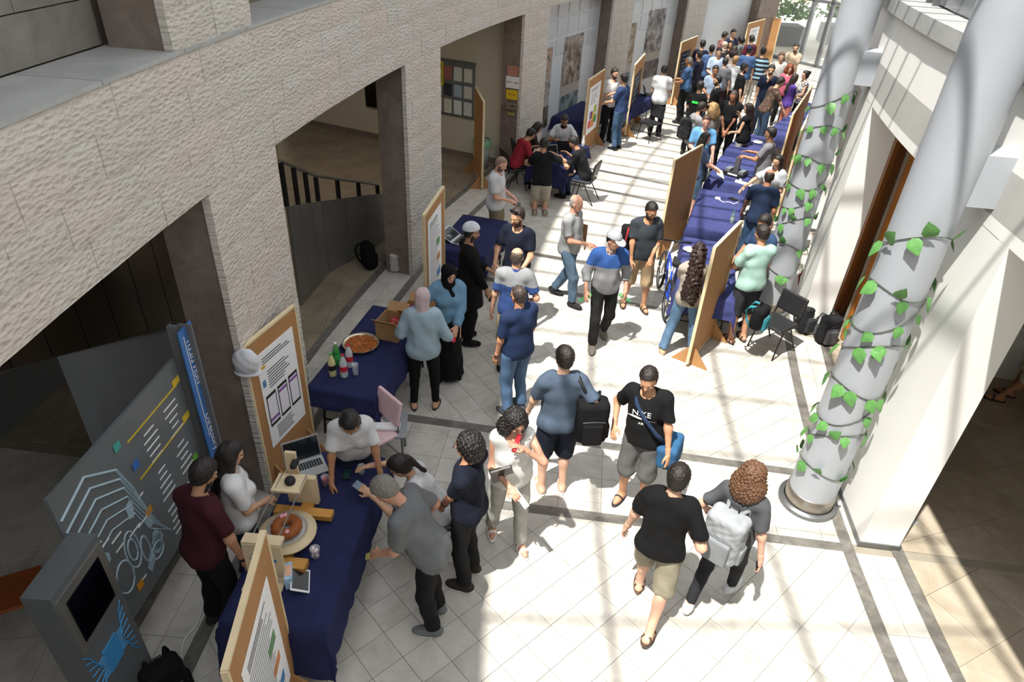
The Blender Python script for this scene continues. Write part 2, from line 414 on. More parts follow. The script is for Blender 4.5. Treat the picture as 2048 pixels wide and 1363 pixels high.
# ---- warm lamps under the arcade ceiling
for k, (a, r, e) in enumerate(((1, 36.3, 9), (9.5, 37.6, 15), (17.5, 37.2, 18))):
    x, y = pol(r, a); ld = bpy.data.lights.new('downlight', 'AREA'); ld.energy = e; ld.size = .5; ld.color = (1, .9, .76); lo_ = bpy.data.objects.new('downlight', ld); COL.objects.link(lo_); lo_.location = (x, y, 3.36)
    t_ = tag(MB().lathe([(.001, 3.44), (.3, 3.44), (.3, 3.38), (.27, 3.38), (.27, 3.42), (.001, 3.42)], (x, y, 0), 24).build('ceiling_lamp', M_WHITE), ('round ceiling lamp in the first arch by the stair', 'round ceiling lamp above the steel parapet', 'round ceiling lamp above the notice board corner')[k], 'lamp')
# ---- right side: white piers, header wall, ledge, gallery glazing
RPA = [(4.96 + PER * k, 6.8 + PER * k) for k in range(-2, 6)]
right = MB()
for a0, a1 in RPA: right.arc(28.0, 27.62, a0, a1, .06, 3.34)
right.arc(28.0, 27.62, AMIN, AMAX, 3.3, 4.3)
wr = struct('wall_right', right, M_WHITE)
for a0, a1 in RPA[1:5]: MB().arc(28.015, 27.6, a0 - .03, a1 + .03, 0, .06).build('plinth', M_ALU, wr)
for k in range(24):
    a = -6 + k * 1.8; MB().arc(28.06, 27.5, a + .01, a + 1.78, 4.3, 4.46).build('ledge_block', M_SILL, wr)
struct('ceiling_right', MB().arc(28.0, 22, AMIN, AMAX, 3.4, 3.75), M_WHITE)
struct('wall_right_rear', MB().arc(24.2, 24.0, AMIN, AMAX, 0, 7.6), M_WHITE)
for k in range(6):
    a0 = -3.2 + PER * k; wi = struct('window_%d' % (k + 1), MB().arc(27.72, 27.66, a0, a0 + PER - .5, 4.48, 6.9), plain('smoked gallery glass', '6f7275', .15, var=.03))
    for q in (0, .5, 1): MB().arc(27.78, 27.6, a0 + q * (PER - .6), a0 + q * (PER - .6) + .1, 4.46, 7.0).build('window_frame', M_ALU, wi)
    MB().arc(27.78, 27.6, a0, a0 + PER - .5, 6.9, 7.0).build('window_frame', M_ALU, wi)
for k in range(1, 5):                          # wooden doors in the bays between the right piers
    a0, a1 = RPA[k + 1][1] if False else 6.8 + PER * (k - 1), 4.96 + PER * k
    dr = struct('door_%d' % k, MB().arc(27.3, 27.24, a0 - .2, a1 + .4, 0, 3.34), M_DOOR)
    for q in (a0 + .0, (a0 + a1) / 2 - .1, a1 - .02): MB().arc(27.36, 27.2, q, q + .22, 0, 3.34).build('door_frame', M_DOORF, dr)
    for q in (a0 + 1.2, a0 + 4.4):
        MB().arc(27.31, 27.29, q, q + 1.2, 1.0, 1.9).build('door_glass', plain('dark door glass', '2a241d', .1, var=0), dr)
dr = struct('door_6', MB().box((7.9, 7.93, 1.15), (1.3, .06, 2.3), -.2), M_DOOR)
struct('wall_corridor', MB().box((7.4, 8.2, 1.7), (5, .2, 3.4), -.2), M_CREAM)
struct('wall_end', MB().arc(34.4, 22, AMIN - .4, AMIN, 0, ZT), M_WHITE)
# ---- roof with its long skylight: cross bars and rails cast the floor's stripes
rf = struct('ceiling', MB().arc(41.5, 34.15, AMIN, AMAX, ZT, ZT + .25), M_WHITE)
MB().arc(27.6, 22, AMIN, AMAX, ZT, ZT + .25).build('roof_slab', M_WHITE, rf)
for k in range(70):
    a = AMIN + k * 1.0
    if a < AMAX:
        wv = .085 if a > 8 else .04
        if a <= 8 and k % 2: continue
        MB().arc(34.2, 27.5, a, a + wv, ZT + .05, ZT + .12).build('skylight_bar', M_ALU, rf)
for r in (32.9, 31.2, 29.5): MB().arc(r + .025, r - .025, AMIN, AMAX, ZT + .04, ZT + .1).build('skylight_rail', M_ALU, rf)
# ---- round columns
def column(a, k, rad=.235):
    c = pol(28.38, a); o = struct('column_%d' % k, MB().lathe([(rad, .1), (rad, ZT)], (*c, 0), 40), M_COLM, None, True)
    MB().lathe([(.001, 0), (.305, 0), (.305, .035), (.3, .045), (rad + .02, .05), (rad + .02, .055)], (*c, 0), 40).build('base_flange', M_ALU, o, True)
    MB().lathe([(rad + .012, .05), (rad + .012, .2), (rad, .205)], (*c, 0), 40).build('base_ring', plain('warm steel ring', '9c958a', .3, .8, .05), o, True)
    MB().arc(28.5, 27.95, a - .32, a + .32, 3.45, 3.85).build('tie_beam', M_COLM, o)
    return c
CC1 = column(6.05, 1); CC2 = column(14.45, 2)
# ---- far glass front and the bright yard outside
ge = struct('window_7', MB().arc(36, 27, AMAX + .1, AMAX + .14, .1, ZT), glassm('clear door glass', 'dfe9ec', .12))
for r in (34.0, 33.2, 32.0, 30.8, 29.6, 28.4): MB().arc(r + .06, r - .06, AMAX, AMAX + .3, 0, ZT).build('door_frame', M_ALU, ge)
for z in (.05, 2.3, 3.4): MB().arc(36, 27, AMAX, AMAX + .3, z - .05, z + .05).build('door_frame', M_ALU, ge)
struct('floor_yard', MB().box((30, 60, -.06), (90, 62, .1)), plain('pale paving', 'cfcabf', .8, var=.06, vs=1))
struct('wall_yard', MB().box((20, 50, 1.2), (60, .5, 2.4), -.3), plain('sandstone yard wall', 'c2ad96', .9, var=.1))
struct('ceiling_canopy', MB().arc(40, 24, AMAX + .5, AMAX + 13, 4.2, 4.4), M_WHITE)
def shrub(loc, r, label):
    t = thing('planter', label, 'planter', loc)
    MB().prism([(-.6, -.6), (.6, -.6), (.6, .6), (-.6, .6)], 0, .8).build('tub', M_GREYP, t)
    b = MB()
    for _ in range(260):
        p = Vector((random.gauss(0, r * .5), random.gauss(0, r * .5), 1.1 + abs(random.gauss(0, r * .45)))); d = Vector((random.uniform(-1, 1), random.uniform(-1, 1), random.uniform(-.3, 1))).normalized()
        u = d.orthogonal().normalized() * .08; b.add([p, p + d * .12 + u, p + d * .3, p + d * .12 - u], [(0, 1, 2, 3)])
    b.build('foliage', plain('shrub green', '5f8a3c', .7, var=.3, vs=8), t)
shrub((11.6, 33.6, 0), .8, 'grey planter with green shrub outside the glass door'); shrub((14.2, 34.6, 0), .6, 'grey planter further right in the yard outside the glass front')
# ================================================================ PEOPLE: bodies and clothes grown from one distance field per layer
def v3(*a): return np.array(a, float)
def rotm(ax, deg):
    return np.array(Matrix.Rotation(math.radians(deg), 3, ax))
def nrm(v): return v / (np.linalg.norm(v) + 1e-9)
# primitives: ('c', a, b, ra, rb, clip) tapered capsule; ('e', c, R, r) ellipsoid; ('b', c, R, half, round) box
def pr_inf(p, t):
    if p[0] == 'c': return ('c', p[1], p[2], p[3] + t, p[4] + t) + p[5:]
    if p[0] == 'e': return ('e', p[1], p[2], p[3] + t)
    return ('b', p[1], p[2], p[3] + t, p[4])
def pr_box(p):
    if p[0] == 'c':
        r = max(p[3], p[4]); return np.minimum(p[1], p[2]) - r, np.maximum(p[1], p[2]) + r
    if p[0] == 'e': r = np.sqrt(((p[2] * p[3]) ** 2).sum(1))
    else: r = np.abs(p[2]) @ (p[3]) + p[4]
    return p[1] - r, p[1] + r
def pr_eval(p, X, Y, Z):
    if p[0] == 'c':
        a, b = p[1], p[2]; d = b - a; L = d @ d + 1e-9
        x, y, z = X - a[0], Y - a[1], Z - a[2]; t = np.clip((x * d[0] + y * d[1] + z * d[2]) / L, 0, 1)
        o = np.sqrt((x - d[0] * t) ** 2 + (y - d[1] * t) ** 2 + (z - d[2] * t) ** 2) - (p[3] + (p[4] - p[3]) * t)
        if len(p) > 5 and p[5]:
            n = d / math.sqrt(L); o = np.maximum(o, (X - b[0]) * n[0] + (Y - b[1]) * n[1] + (Z - b[2]) * n[2])
        return o
    c, R = p[1], p[2]; x, y, z = X - c[0], Y - c[1], Z - c[2]
    u = x * R[0, 0] + y * R[1, 0] + z * R[2, 0]; v = x * R[0, 1] + y * R[1, 1] + z * R[2, 1]; q = x * R[0, 2] + y * R[1, 2] + z * R[2, 2]
    if p[0] == 'e':
        r = p[3]; u1, v1, q1 = u / r[0], v / r[1], q / r[2]; k0 = np.sqrt(u1 * u1 + v1 * v1 + q1 * q1)
        k1 = np.sqrt((u1 / r[0]) ** 2 + (v1 / r[1]) ** 2 + (q1 / r[2]) ** 2) + 1e-6
        return k0 * (k0 - 1) / k1
    h = p[3]; u, v, q = np.abs(u) - h[0], np.abs(v) - h[1], np.abs(q) - h[2]
    return np.sqrt(np.maximum(u, 0) ** 2 + np.maximum(v, 0) ** 2 + np.maximum(q, 0) ** 2) + np.minimum(np.maximum(u, np.maximum(v, q)), 0) - p[4]
def nets(D, ax, h):
    ins = D < 0; nx, ny, nz = D.shape
    cnt = sum(ins[i:nx - 1 + i, j:ny - 1 + j, k:nz - 1 + k].astype(np.int8) for i in (0, 1) for j in (0, 1) for k in (0, 1))
    act = np.argwhere((cnt > 0) & (cnt < 8))
    if len(act) == 0: return np.zeros((0, 3)), np.zeros((0, 4), int)
    idx = -np.ones(cnt.shape, int); idx[tuple(act.T)] = np.arange(len(act))
    cor = [(i, j, k) for i in (0, 1) for j in (0, 1) for k in (0, 1)]
    val = {c: D[act[:, 0] + c[0], act[:, 1] + c[1], act[:, 2] + c[2]] for c in cor}
    S = np.zeros((len(act), 3)); N = np.zeros(len(act))
    for c in cor:
        for d in range(3):
            if c[d] == 0:
                e = list(c); e[d] = 1; a, b = val[c], val[tuple(e)]; mk = (a < 0) != (b < 0)
                t = np.where(mk, a / np.where(mk, a - b, 1), 0); p = np.tile(np.array(c, float), (len(act), 1)); p[:, d] = t
                S += p * mk[:, None]; N += mk
    V = act + S / N[:, None]; V = np.stack([ax[i][0] + V[:, i] * h for i in range(3)], 1)
    Q = []
    for d in range(3):
        o1, o2 = (d + 1) % 3, (d + 2) % 3
        lo = [slice(None)] * 3; hi = [slice(None)] * 3; lo[d] = slice(0, -1); hi[d] = slice(1, None)
        ed = np.argwhere(ins[tuple(lo)] != ins[tuple(hi)]); ed = ed[(ed[:, o1] > 0) & (ed[:, o2] > 0) & (ed[:, o1] < D.shape[o1] - 1) & (ed[:, o2] < D.shape[o2] - 1)]
        if len(ed) == 0: continue
        q = []
        for s1, s2 in ((-1, -1), (0, -1), (0, 0), (-1, 0)):
            e = ed.copy(); e[:, o1] += s1; e[:, o2] += s2; q.append(idx[tuple(e.T)])
        q = np.stack(q, 1); fl = ~ins[tuple(ed.T)]; q[fl] = q[fl][:, ::-1]; Q.append(q)
    return V, np.concatenate(Q)
def grow(prims, h, k=.03, cut=None, noise=None):
    """prims: list of prim or (prim, k, op). op 'u' joins, 's' carves. cut(X,Y,Z) -> extra field intersected."""
    P = [(p if isinstance(p[0], tuple) else (p, k, 'u')) for p in prims]
    bx = [pr_box(p[0]) for p in P if p[2] == 'u']
    lo = np.min([b[0] for b in bx], 0) - 2.5 * h; hi = np.max([b[1] for b in bx], 0) + 2.5 * h
    n = np.ceil((hi - lo) / h).astype(int) + 1; ax = [lo[i] + np.arange(n[i]) * h for i in range(3)]
    D = np.full(tuple(n), .4)
    for p, kk, op in P:
        b0, b1 = pr_box(p); mg = kk + 2.5 * h
        s = [slice(max(0, int((b0[i] - mg - lo[i]) / h)), min(n[i], int((b1[i] + mg - lo[i]) / h) + 2)) for i in range(3)]
        if any(q.start >= q.stop for q in s): continue
        X = ax[0][s[0]][:, None, None]; Y = ax[1][s[1]][None, :, None]; Z = ax[2][s[2]][None, None, :]
        d = pr_eval(p, X, Y, Z); A = D[tuple(s)]
        if op == 's': d = -d; g = np.clip(.5 + .5 * (A - d) / -kk, 0, 1) if kk else 0; D[tuple(s)] = np.maximum(A, d)
        else:
            t = np.clip(.5 + .5 * (A - d) / kk, 0, 1); D[tuple(s)] = A * (1 - t) + d * t - kk * t * (1 - t)
    X = ax[0][:, None, None]; Y = ax[1][None, :, None]; Z = ax[2][None, None, :]
    if noise:
        amp, fr = noise[:2]; ph = rng.uniform(0, 6, 6)
        if len(noise) > 2:   # hanging folds: mostly vertical ridges
            D = D + amp * (np.sin(fr * X + ph[0] + 3 * np.sin(4 * Z + ph[1])) * np.sin(fr * .8 * Y + ph[2]) + .6 * np.sin(fr * .5 * (X + Y) + fr * .55 * Z + ph[3]))
        else: D = D + amp * (np.sin(fr * X + ph[0] + 1.5 * np.sin(fr * .43 * Z)) * np.sin(fr * Y + ph[1]) * np.sin(fr * Z + ph[2] + 1.5 * np.sin(fr * .37 * X)) * 1.6)
    if cut is not None: D = np.maximum(D, cut(X, Y, Z))
    D[0] = D[-1] = .4; D[:, 0] = D[:, -1] = .4; D[:, :, 0] = D[:, :, -1] = .4
    return nets(D, ax, h)
def to_mesh(name, V, Q, mats, mi=None):
    me = bpy.data.meshes.new(name); me.vertices.add(len(V)); me.vertices.foreach_set('co', V.astype(np.float32).ravel())
    me.loops.add(len(Q) * 4); me.polygons.add(len(Q)); me.loops.foreach_set('vertex_index', Q.astype(np.int32).ravel())
    me.polygons.foreach_set('loop_start', np.arange(0, len(Q) * 4, 4, dtype=np.int32)); me.polygons.foreach_set('loop_total', np.full(len(Q), 4, np.int32))
    for m_ in mats: me.materials.append(m_)
    if mi is not None: me.polygons.foreach_set('material_index', mi.astype(np.int32))
    me.polygons.foreach_set('use_smooth', np.ones(len(Q), bool)); me.update(calc_edges=True); return me
def cat_mesh(parts):
    V = []; Q = []; n = 0
    for v, q in parts: V.append(v); Q.append(q + n); n += len(v)
    return np.concatenate(V), np.concatenate(Q)
def ik(a, b, l1, l2, pole):
    d = b - a; L = np.linalg.norm(d)
    if L > (l1 + l2) * .999: b = a + d / L * (l1 + l2) * .999; d = b - a; L = np.linalg.norm(d)
    L = max(L, abs(l1 - l2) + .02); x = (l1 * l1 - l2 * l2 + L * L) / (2 * L); y = math.sqrt(max(0, l1 * l1 - x * x)); u = nrm(d)
    p = pole - u * (pole @ u); p = nrm(p) if np.linalg.norm(p) > 1e-4 else nrm(np.cross(u, v3(1, 0, 0)))
    return a + u * x + p * y, b
ARM = {'down': (.245, .07, .815), 'front': (.09, .26, 1.06), 'phone': (.09, .30, 1.2), 'clasp': (.035, .2, .93), 'hip': (.2, .1, .98), 'chin': (.03, .16, 1.47),
       'cross': (-.1, .2, 1.15), 'table': (.16, .42, .8), 'back': (.06, -.17, .95), 'talk': (.2, .3, 1.15), 'swing': (.27, .22, .85), 'swingb': (.27, -.2, .85), 'pocket': (.21, .08, .86)}
I3 = np.eye(3)
RES = {2: (.019, .007, .0068, .0165), 1: (.024, .0105, .0095, .022), 0: (.034, .0145, .013, .030)}
PEOPLE = {}
def person(key, head, yaw, label, h=1.74, top=('tee', '202024'), bottom=('trousers', '202024'), shoes=('shoe', '303030'), hair=('short', '1b1613'), sk='c39a7d',
           L='down', R='down', lean=0, twist=0, hyaw=0, hpitch=8, lod=2, fem=False, fat=1.0, feet=None, mode='stand', beard=None, glasses=False, hip=None, side=0, watch=None,
           xy=None, elbL=None, elbR=None, sleeve=.52, hem=None, extra=None, grp=None):
    hb, hh, hn, hc = RES[lod]; s = h / 1.75
    # ---- joints in a 1.75 m frame, facing +y
    hz = .93 if hip is None else hip
    if mode == 'sit': hz = .50
    if mode == 'kneel': hz = .52
    if feet is None: feet = {'stand': ((-.11, .0), (.11, .02)), 'sit': ((-.12, .42), (.12, .40)), 'kneel': ((-.1, -.42), (.1, -.42))}[mode]
    feet = [tuple(f) + (0,) * (4 - len(f)) for f in feet]      # x, y, lift, heel pitch
    fm = np.mean([f[1] for f in feet]) if mode == 'stand' else 0; fx = np.mean([f[0] for f in feet]) if mode == 'stand' else 0
    pel = v3(fx, fm, hz)
    RT = rotm('Z', twist) @ rotm('Y', side) @ rotm('X', -lean)
    T = lambda x, y, z: pel + RT @ (v3(x, y, z) - v3(0, 0, .93))
    sw = (.158 if fem else .176) * (1 + (fat - 1) * .4); wd = fat
    neck = T(0, -.005, 1.45); RH = RT @ rotm('Z', hyaw) @ rotm('X', -(hpitch - lean * .55))
    hp = T(0, .012, 1.535)
    HD = lambda x, y, z: hp + RH @ v3(x, y, z)
    hcn = HD(0, .0, .115)
    torso = [('e', T(0, -.005, .965), RT, v3(.158 * (1.08 if fem else 1), .112, .125) * v3(wd ** .6, wd ** .6, 1)), ('e', T(0, .008 + (wd - 1) * .06, 1.10), RT, v3(.130 if fem else .138, .102, .16) * v3(wd, wd * 1.05, 1)),
             ('e', T(0, 0, 1.28), RT, v3(.142 if fem else .156, .106, .185) * v3(wd ** .6, wd ** .5, 1)), ('c', T(-sw + .05, -.012, 1.415), T(sw - .05, -.012, 1.415), .062, .062)]
    if fem: torso += [('e', T(q, .075, 1.265), RT, v3(.062, .055, .06)) for q in (-.068, .068)]
    legs = []; legp = []; shoe_in = []
    for i, sd in enumerate((-1, 1)):
        f = feet[i]; hj = pel + rotm('Z', twist) @ v3(sd * .092 * wd ** .4, 0, -.02); an = v3(f[0], f[1] - .03, .085 + f[2])
        if mode == 'kneel':
            kn = v3(f[0], .06, .06); an = v3(f[0], -.38, .06); hj2 = hj; P = (hj, kn, an)
        else:
            pole = v3(sd * .12, 1, .15) if mode != 'sit' else v3(sd * .1, .5, 1)
            kn, an = ik(hj, an, .425, .408, pole); P = (hj, kn, an)
        legp.append(P); fd = rotm('Z', -sd * 9) @ v3(0, 1, 0)
        RF = rotm('Z', -sd * 9) @ rotm('X', -f[3]) if mode != 'kneel' else rotm('X', -80)
        fc = P[2] + RF @ v3(0, .055, -.048); fe = ('e', fc, RF, v3(.043, .128, .04)); ht = ('e', P[2] + RF @ v3(0, -.02, -.045), RF, v3(.036, .045, .042)); shoe_in.append((fe, ht, P[2], RF, fc))
        fw_ = wd ** .5
        legs.append([('c', P[0], P[1], .083 * fw_, .056 * fw_), ('c', P[1], P[2], .055, .037), ('e', P[1] + (P[2] - P[1]) * .3 + nrm(np.cross(P[2] - P[1], v3(1, 0, 0))) * .012, I3, v3(.046, .048, .1)), fe, ht])
    glute = [('e', T(q, -.042, .945), RT, v3(.08, .075, .09)) for q in (-.065, .065)]
    arms = []; hands = []; J = {}
    for sd, tg, eb in ((-1, L, elbL), (1, R, elbR)):
        sh = T(sd * sw, -.012, 1.405); t = ARM[tg] if isinstance(tg, str) else tg
        if isinstance(tg, str): t = (pel[0] + t[0] * sd * (1 + (wd - 1) * .5), pel[1] + t[1], t[2]); t = v3(*t); t = t if tg in ('down', 'swing', 'swingb', 'pocket') and abs(lean) < 25 else T(t[0] - pel[0], t[1] - pel[1], t[2] - pel[2] + .93)
        else: t = v3(*t)
        pole = v3(sd * .55, -.75, -.35) if eb is None else v3(*eb)
        el, wr_ = ik(sh, t, .285, .255, pole)
        arms.append((('c', sh, el, (.041 if fem else .046) * wd ** .4, .036 if fem else .039), ('c', el, wr_, .037 if fem else .040, .0245)))
        dh = nrm(nrm(wr_ - el) + v3(0, .1, -.12)); up = nrm(v3(-sd * 1.0, .15, -.1) if tg in ('down', 'swing', 'swingb', 'pocket') else v3(-sd * .5, .1, -.9)); ac = nrm(np.cross(dh, up)); up = np.cross(ac, dh)
        Rm = np.stack([ac, dh, up], 1); W = lambda a, b, c: wr_ + Rm @ v3(a, b, c)
        hp_ = [(('e', W(0, .045, 0), Rm, v3(.04, .053, .017)), .012, 'u'), (('c', el + (wr_ - el) * .8, wr_ + dh * .015, .0295, .027), .012, 'u')]
        cu = .5
        for fi, (fxx, fl) in enumerate(((-.03, .062), (-.0105, .072), (.0105, .068), (.03, .052))):
            b = W(fxx, .088, .0); m1 = W(fxx * 1.05, .088 + fl * .55 * math.cos(cu * .6), fl * .55 * math.sin(cu * .6)); e = m1 + Rm @ v3(0, math.cos(cu * 1.7), math.sin(cu * 1.7)) * fl * .5
            hp_ += [(('c', b, m1, .0092, .0086), .005, 'u'), (('c', m1, e, .0086, .0072), .004, 'u')]
        ts = -1 if sd > 0 else 1
        ts = 1 if (Rm[:, 0] @ v3(0, 1, 0)) > 0 else -1
        b = W(ts * .03, .022, .004); m1 = W(ts * .058, .055, .016); e = W(ts * .06, .088, .026)
        hp_ += [(('c', b, m1, .0125, .0105), .008, 'u'), (('c', m1, e, .0102, .0082), .004, 'u')]
        hands.append(hp_); J['L' if sd < 0 else 'R'] = (wr_ + Rm @ v3(0, .085, .022), Rm, wr_, el)
    # ---- head
    def he(x, y, z, a, b, c): return ('e', HD(x, y, z), RH, v3(a, b, c))
    hk = .93 if fem else 1.0
    headp = [(he(0, -.008, .135, .0745 * hk, .094, .083), .02, 'u'), (he(0, .026, .085, .061 * hk, .066, .08), .025, 'u'), (he(0, .048, .02, .038, .038, .026), .03, 'u'),
             (('c', T(0, -.012, 1.43), HD(0, -.006, .05), .058 if not fem else .048, .05 if not fem else .043), .03, 'u')]
    if lod > 0:
        headp += [(('c', HD(0, .086, .105), HD(0, .103, .068), .0085, .0125), .012, 'u'), (he(0, .08, .118, .045, .014, .012), .012, 'u'), (he(0, .083, .038, .022, .010, .0065), .008, 'u'),
                  (he(0, .08, .028, .018, .010, .007), .008, 'u')] + [(he(q, .003, .09, .011, .02, .032), .006, 'u') for q in (-.071 * hk, .071 * hk)] + [(he(q, .076, .088, .021, .016, .013), .014, 'u') for q in (-.034, .034)]
    else: headp += [(('c', HD(0, .086, .105), HD(0, .1, .07), .009, .014), .012, 'u')] + [(he(q, .003, .09, .012, .02, .032), .006, 'u') for q in (-.071 * hk, .071 * hk)]
    body = list(torso) + glute + [('c', T(0, -.012, 1.42), HD(0, -.006, .03), .06 if not fem else .048, .05 if not fem else .043)]
    for a in arms: body += [a[0], a[1]]
    for l in legs: body += l
    fz = 0 if mode == 'kneel' else -.0
    b1 = grow(body, hb, .035, lambda X, Y, Z: -Z + .004 + 0 * X + 0 * Y)
    hv, hq = grow(headp, hh, .02); n0 = len(b1[1])
    parts = [b1, (hv, hq)] + [grow(x, hn, .006) for x in hands]
    V, Q = cat_mesh(parts); mi = np.zeros(len(Q), int)
    # face colouring in head space
    ce = (V[Q].mean(1) - hp) @ RH; rngq = slice(n0, n0 + len(hq)); c = ce[rngq]; mm = np.zeros(len(c), int)
    eye = (np.abs(np.abs(c[:, 0]) - .034) < .014) & (np.abs(c[:, 2] - .09) < .0062) & (c[:, 1] > .055); mm[eye] = 2
    mm[eye & (np.abs(np.abs(c[:, 0]) - .034) < .007)] = 3
    mm[(np.abs(np.abs(c[:, 0]) - .036) < .021) & (np.abs(c[:, 2] - .113) < .0058) & (c[:, 1] > .055)] = 1
    mm[(np.abs(c[:, 0]) < .023) & (np.abs(c[:, 2] - .034) < .0085) & (c[:, 1] > .075)] = 4
    if beard:
        bm = (c[:, 2] < .052) & (c[:, 1] > -.005 - .0) & (c[:, 2] > -.03) & (mm == 0) | ((np.abs(c[:, 0]) > .05) & (c[:, 2] < .085) & (c[:, 1] > .0) & (c[:, 1] < .035) & (mm == 0) & (c[:, 2] > -.02))
        mm[bm] = 1
    mi[rngq] = mm
    hcol = hair[1] if hair[0] not in ('hijab', 'kufi', 'cap', 'none') else '1f1814'
    ms = [skin(sk), hairm(beard or hcol), plain('eye white', 'a89c92', .3, var=0), plain('iris dark', '2a1a12', .2, var=0), plain('lips ' + sk, tuple(v * q for v, q in zip([int(sk[i:i + 2], 16) / 255 for i in (0, 2, 4)], (.86, .66, .64))), .5, var=0)]
    # ---- root placement: by the head's place in the photograph, or given floor point
    def place():
        p = F(head[0], head[1], hcn[2] * s) if xy is None else None
        base = np.array(F(head[0], head[1], hcn[2] * s)) if xy is None else np.array(xy, float)
        dv = base / np.linalg.norm(base); ya = math.radians(yaw); d = (dv[0] * math.cos(ya) + dv[1] * math.sin(ya), -dv[0] * math.sin(ya) + dv[1] * math.cos(ya))
        phi = math.atan2(-d[0], d[1]); Rz = np.array([[math.cos(phi), -math.sin(phi)], [math.sin(phi), math.cos(phi)]])
        return (base - Rz @ (hcn[:2] * s) if xy is None else base), phi
    base, phi = place()
    root = thing('person', label, 'person', (base[0], base[1], 0), phi, grp)
    def put(name, V, Q, mats, mi=None, parent=None, **kw): return link(name, to_mesh(name, V * s, Q, mats, mi), parent or root, **kw)
    bo = put('body', V, Q, ms, mi)
    # ---- trousers / shorts / skirt
    bk, bc = bottom[:2]; bm_ = fabric(bc) if isinstance(bc, str) else bc
    if bk in ('trousers', 'jeans', 'shorts', 'leggings'):
        inf = .008 if bk == 'leggings' else (.015 if bk != 'shorts' else .02); pp = [pr_inf(torso[0], inf), pr_inf(torso[1], inf - .004)] + [pr_inf(g, inf) for g in glute]
        for i, P in enumerate(legp):
            pp.append(pr_inf(legs[i][0], inf))
            if bk == 'shorts':
                fr = hem or .12; e = P[1] + (P[2] - P[1]) * fr; pp.append(('c', P[0], P[1], .08 * wd ** .5 + inf, .073 + inf)); pp.append(('c', P[1], e, .068 + inf, .066 + inf, 1))
            else:
                e = P[1] + (P[2] - P[1]) * .97; pp.append(pr_inf(legs[i][2], inf * .8)); pp.append(('c', P[1], e, .054 + inf, (.041 if bk == 'leggings' else .052) + inf, 1))
        wz = T(0, 0, 1.045); wn_ = RT @ v3(0, 0, 1)
        pv = grow(pp, hc, .03, lambda X, Y, Z: np.maximum((X - wz[0]) * wn_[0] + (Y - wz[1]) * wn_[1] + (Z - wz[2]) * wn_[2], .01 - Z), None if lod == 0 else (.0055 if bk != 'leggings' else .0015, 48, 1))
        put('shorts' if bk == 'shorts' else 'trousers', *pv, [bm_])
    elif bk in ('skirt', 'robe'):
        ln = .62 if bk == 'skirt' else .06; a = T(0, 0, 1.0); b = v3(pel[0], pel[1], ln)
        pv = grow([pr_inf(torso[0], .02)] + [pr_inf(g, .02) for g in glute] + [('c', a, b, .15, .21, 1)], hc, .05, lambda X, Y, Z: np.maximum(ln - Z, Z - a[2] - .05), (.008, 40, 1) if lod else None); put('skirt' if bk == 'skirt' else 'long_skirt', *pv, [bm_])
    # ---- top
    tk, tcol = top[:2]; tm = fabric(tcol) if isinstance(tcol, str) else tcol
    if tk != 'none':
        fit = (top[2] if len(top) > 2 else .022) + .004; fit = max(fit, .034) if bk == 'shorts' else fit; lw = {'tee': .87, 'polo': .87, 'shirt': .83, 'tank': .87, 'tunic': .60, 'long': .84}.get(tk, .9)
        pp = [pr_inf(q, fit) for q in torso] + [('e', T(0, -.008, 1.0), RT, v3(.145 if fem else .150, .110, .34) * v3(wd ** .8, wd ** .8, 1) + fit * v3(.9, .9, 0))]
        if lw < .92: pp += [pr_inf(g, fit + .008) for g in glute]
        if bk == 'shorts': pp += [('c', P[0], P[0] + (P[1] - P[0]) * .3, .08 * wd ** .5 + .034, .078 + .034) for P in legp]
        if lw < .7: pp.append(('c', T(0, 0, 1.0), T(0, .0, lw), .15 + fit, .175 + fit, 1))
        sl_ = {'long': .97, 'tank': 0}.get(tk, sleeve)
        for a in arms:
            A, B = a[0][1], a[0][2]
            if tk == 'tank': continue
            if sl_ <= .6: e = A + (B - A) * (sl_ / .6) * .86; pp.append(('c', A, e, .05 + fit * .55, .046 + fit * .75, 1))
            else:
                e = a[1][1] + (a[1][2] - a[1][1]) * (sl_ - .6) / .4; pp += [('c', A, B, .054 + fit * .7, .045 + fit * .6), ('c', B, e, .043 + fit * .6, .034 + fit * .6, 1)]
        lo_, up_ = T(0, 0, lw), RT @ v3(0, 0, 1); nk = T(0, .04, 1.50); nr = .082 if tk in ('tee', 'tank') else .074
        if tk == 'tank': nr = .098
        def cut(X, Y, Z):
            a = -((X - lo_[0]) * up_[0] + (Y - lo_[1]) * up_[1] + (Z - lo_[2]) * up_[2])
            b = nr - np.sqrt((X - nk[0]) ** 2 + (Y - nk[1]) ** 2 + (Z - nk[2]) ** 2); return np.maximum(a, b)
        pv = grow(pp, hc, .03, cut, None if lod == 0 else (.0085, 30, 1))
        cm = None; mats = [tm]
        if len(top) > 3 and top[3]:               # two-tone tops: upper colour above a line
            z = ((pv[0][pv[1]].mean(1) - pel) @ RT)[:, 2] + .93; cm = (z > top[3][1]).astype(int); mats = [tm, fabric(top[3][0])]
        put({'tee': 't_shirt', 'polo': 'polo_shirt', 'tank': 'sleeveless_top', 'tunic': 'tunic', 'long': 'long_sleeved_shirt'}.get(tk, 'shirt'), *pv, mats, cm)
        if tk in ('polo', 'shirt', 'long') and lod > 0:
            cv = grow([('c', T(0, -.01, 1.44), T(0, .0, 1.475), .078, .072)], hc * .75, .02, lambda X, Y, Z: .06 - np.sqrt((X - neck[0]) ** 2 + (Y - neck[1] - .01) ** 2 + 0 * Z)); put('collar', *cv, [fabric(top[4]) if len(top) > 4 else tm])
    # ---- shoes
    kd, scol = shoes[:2]
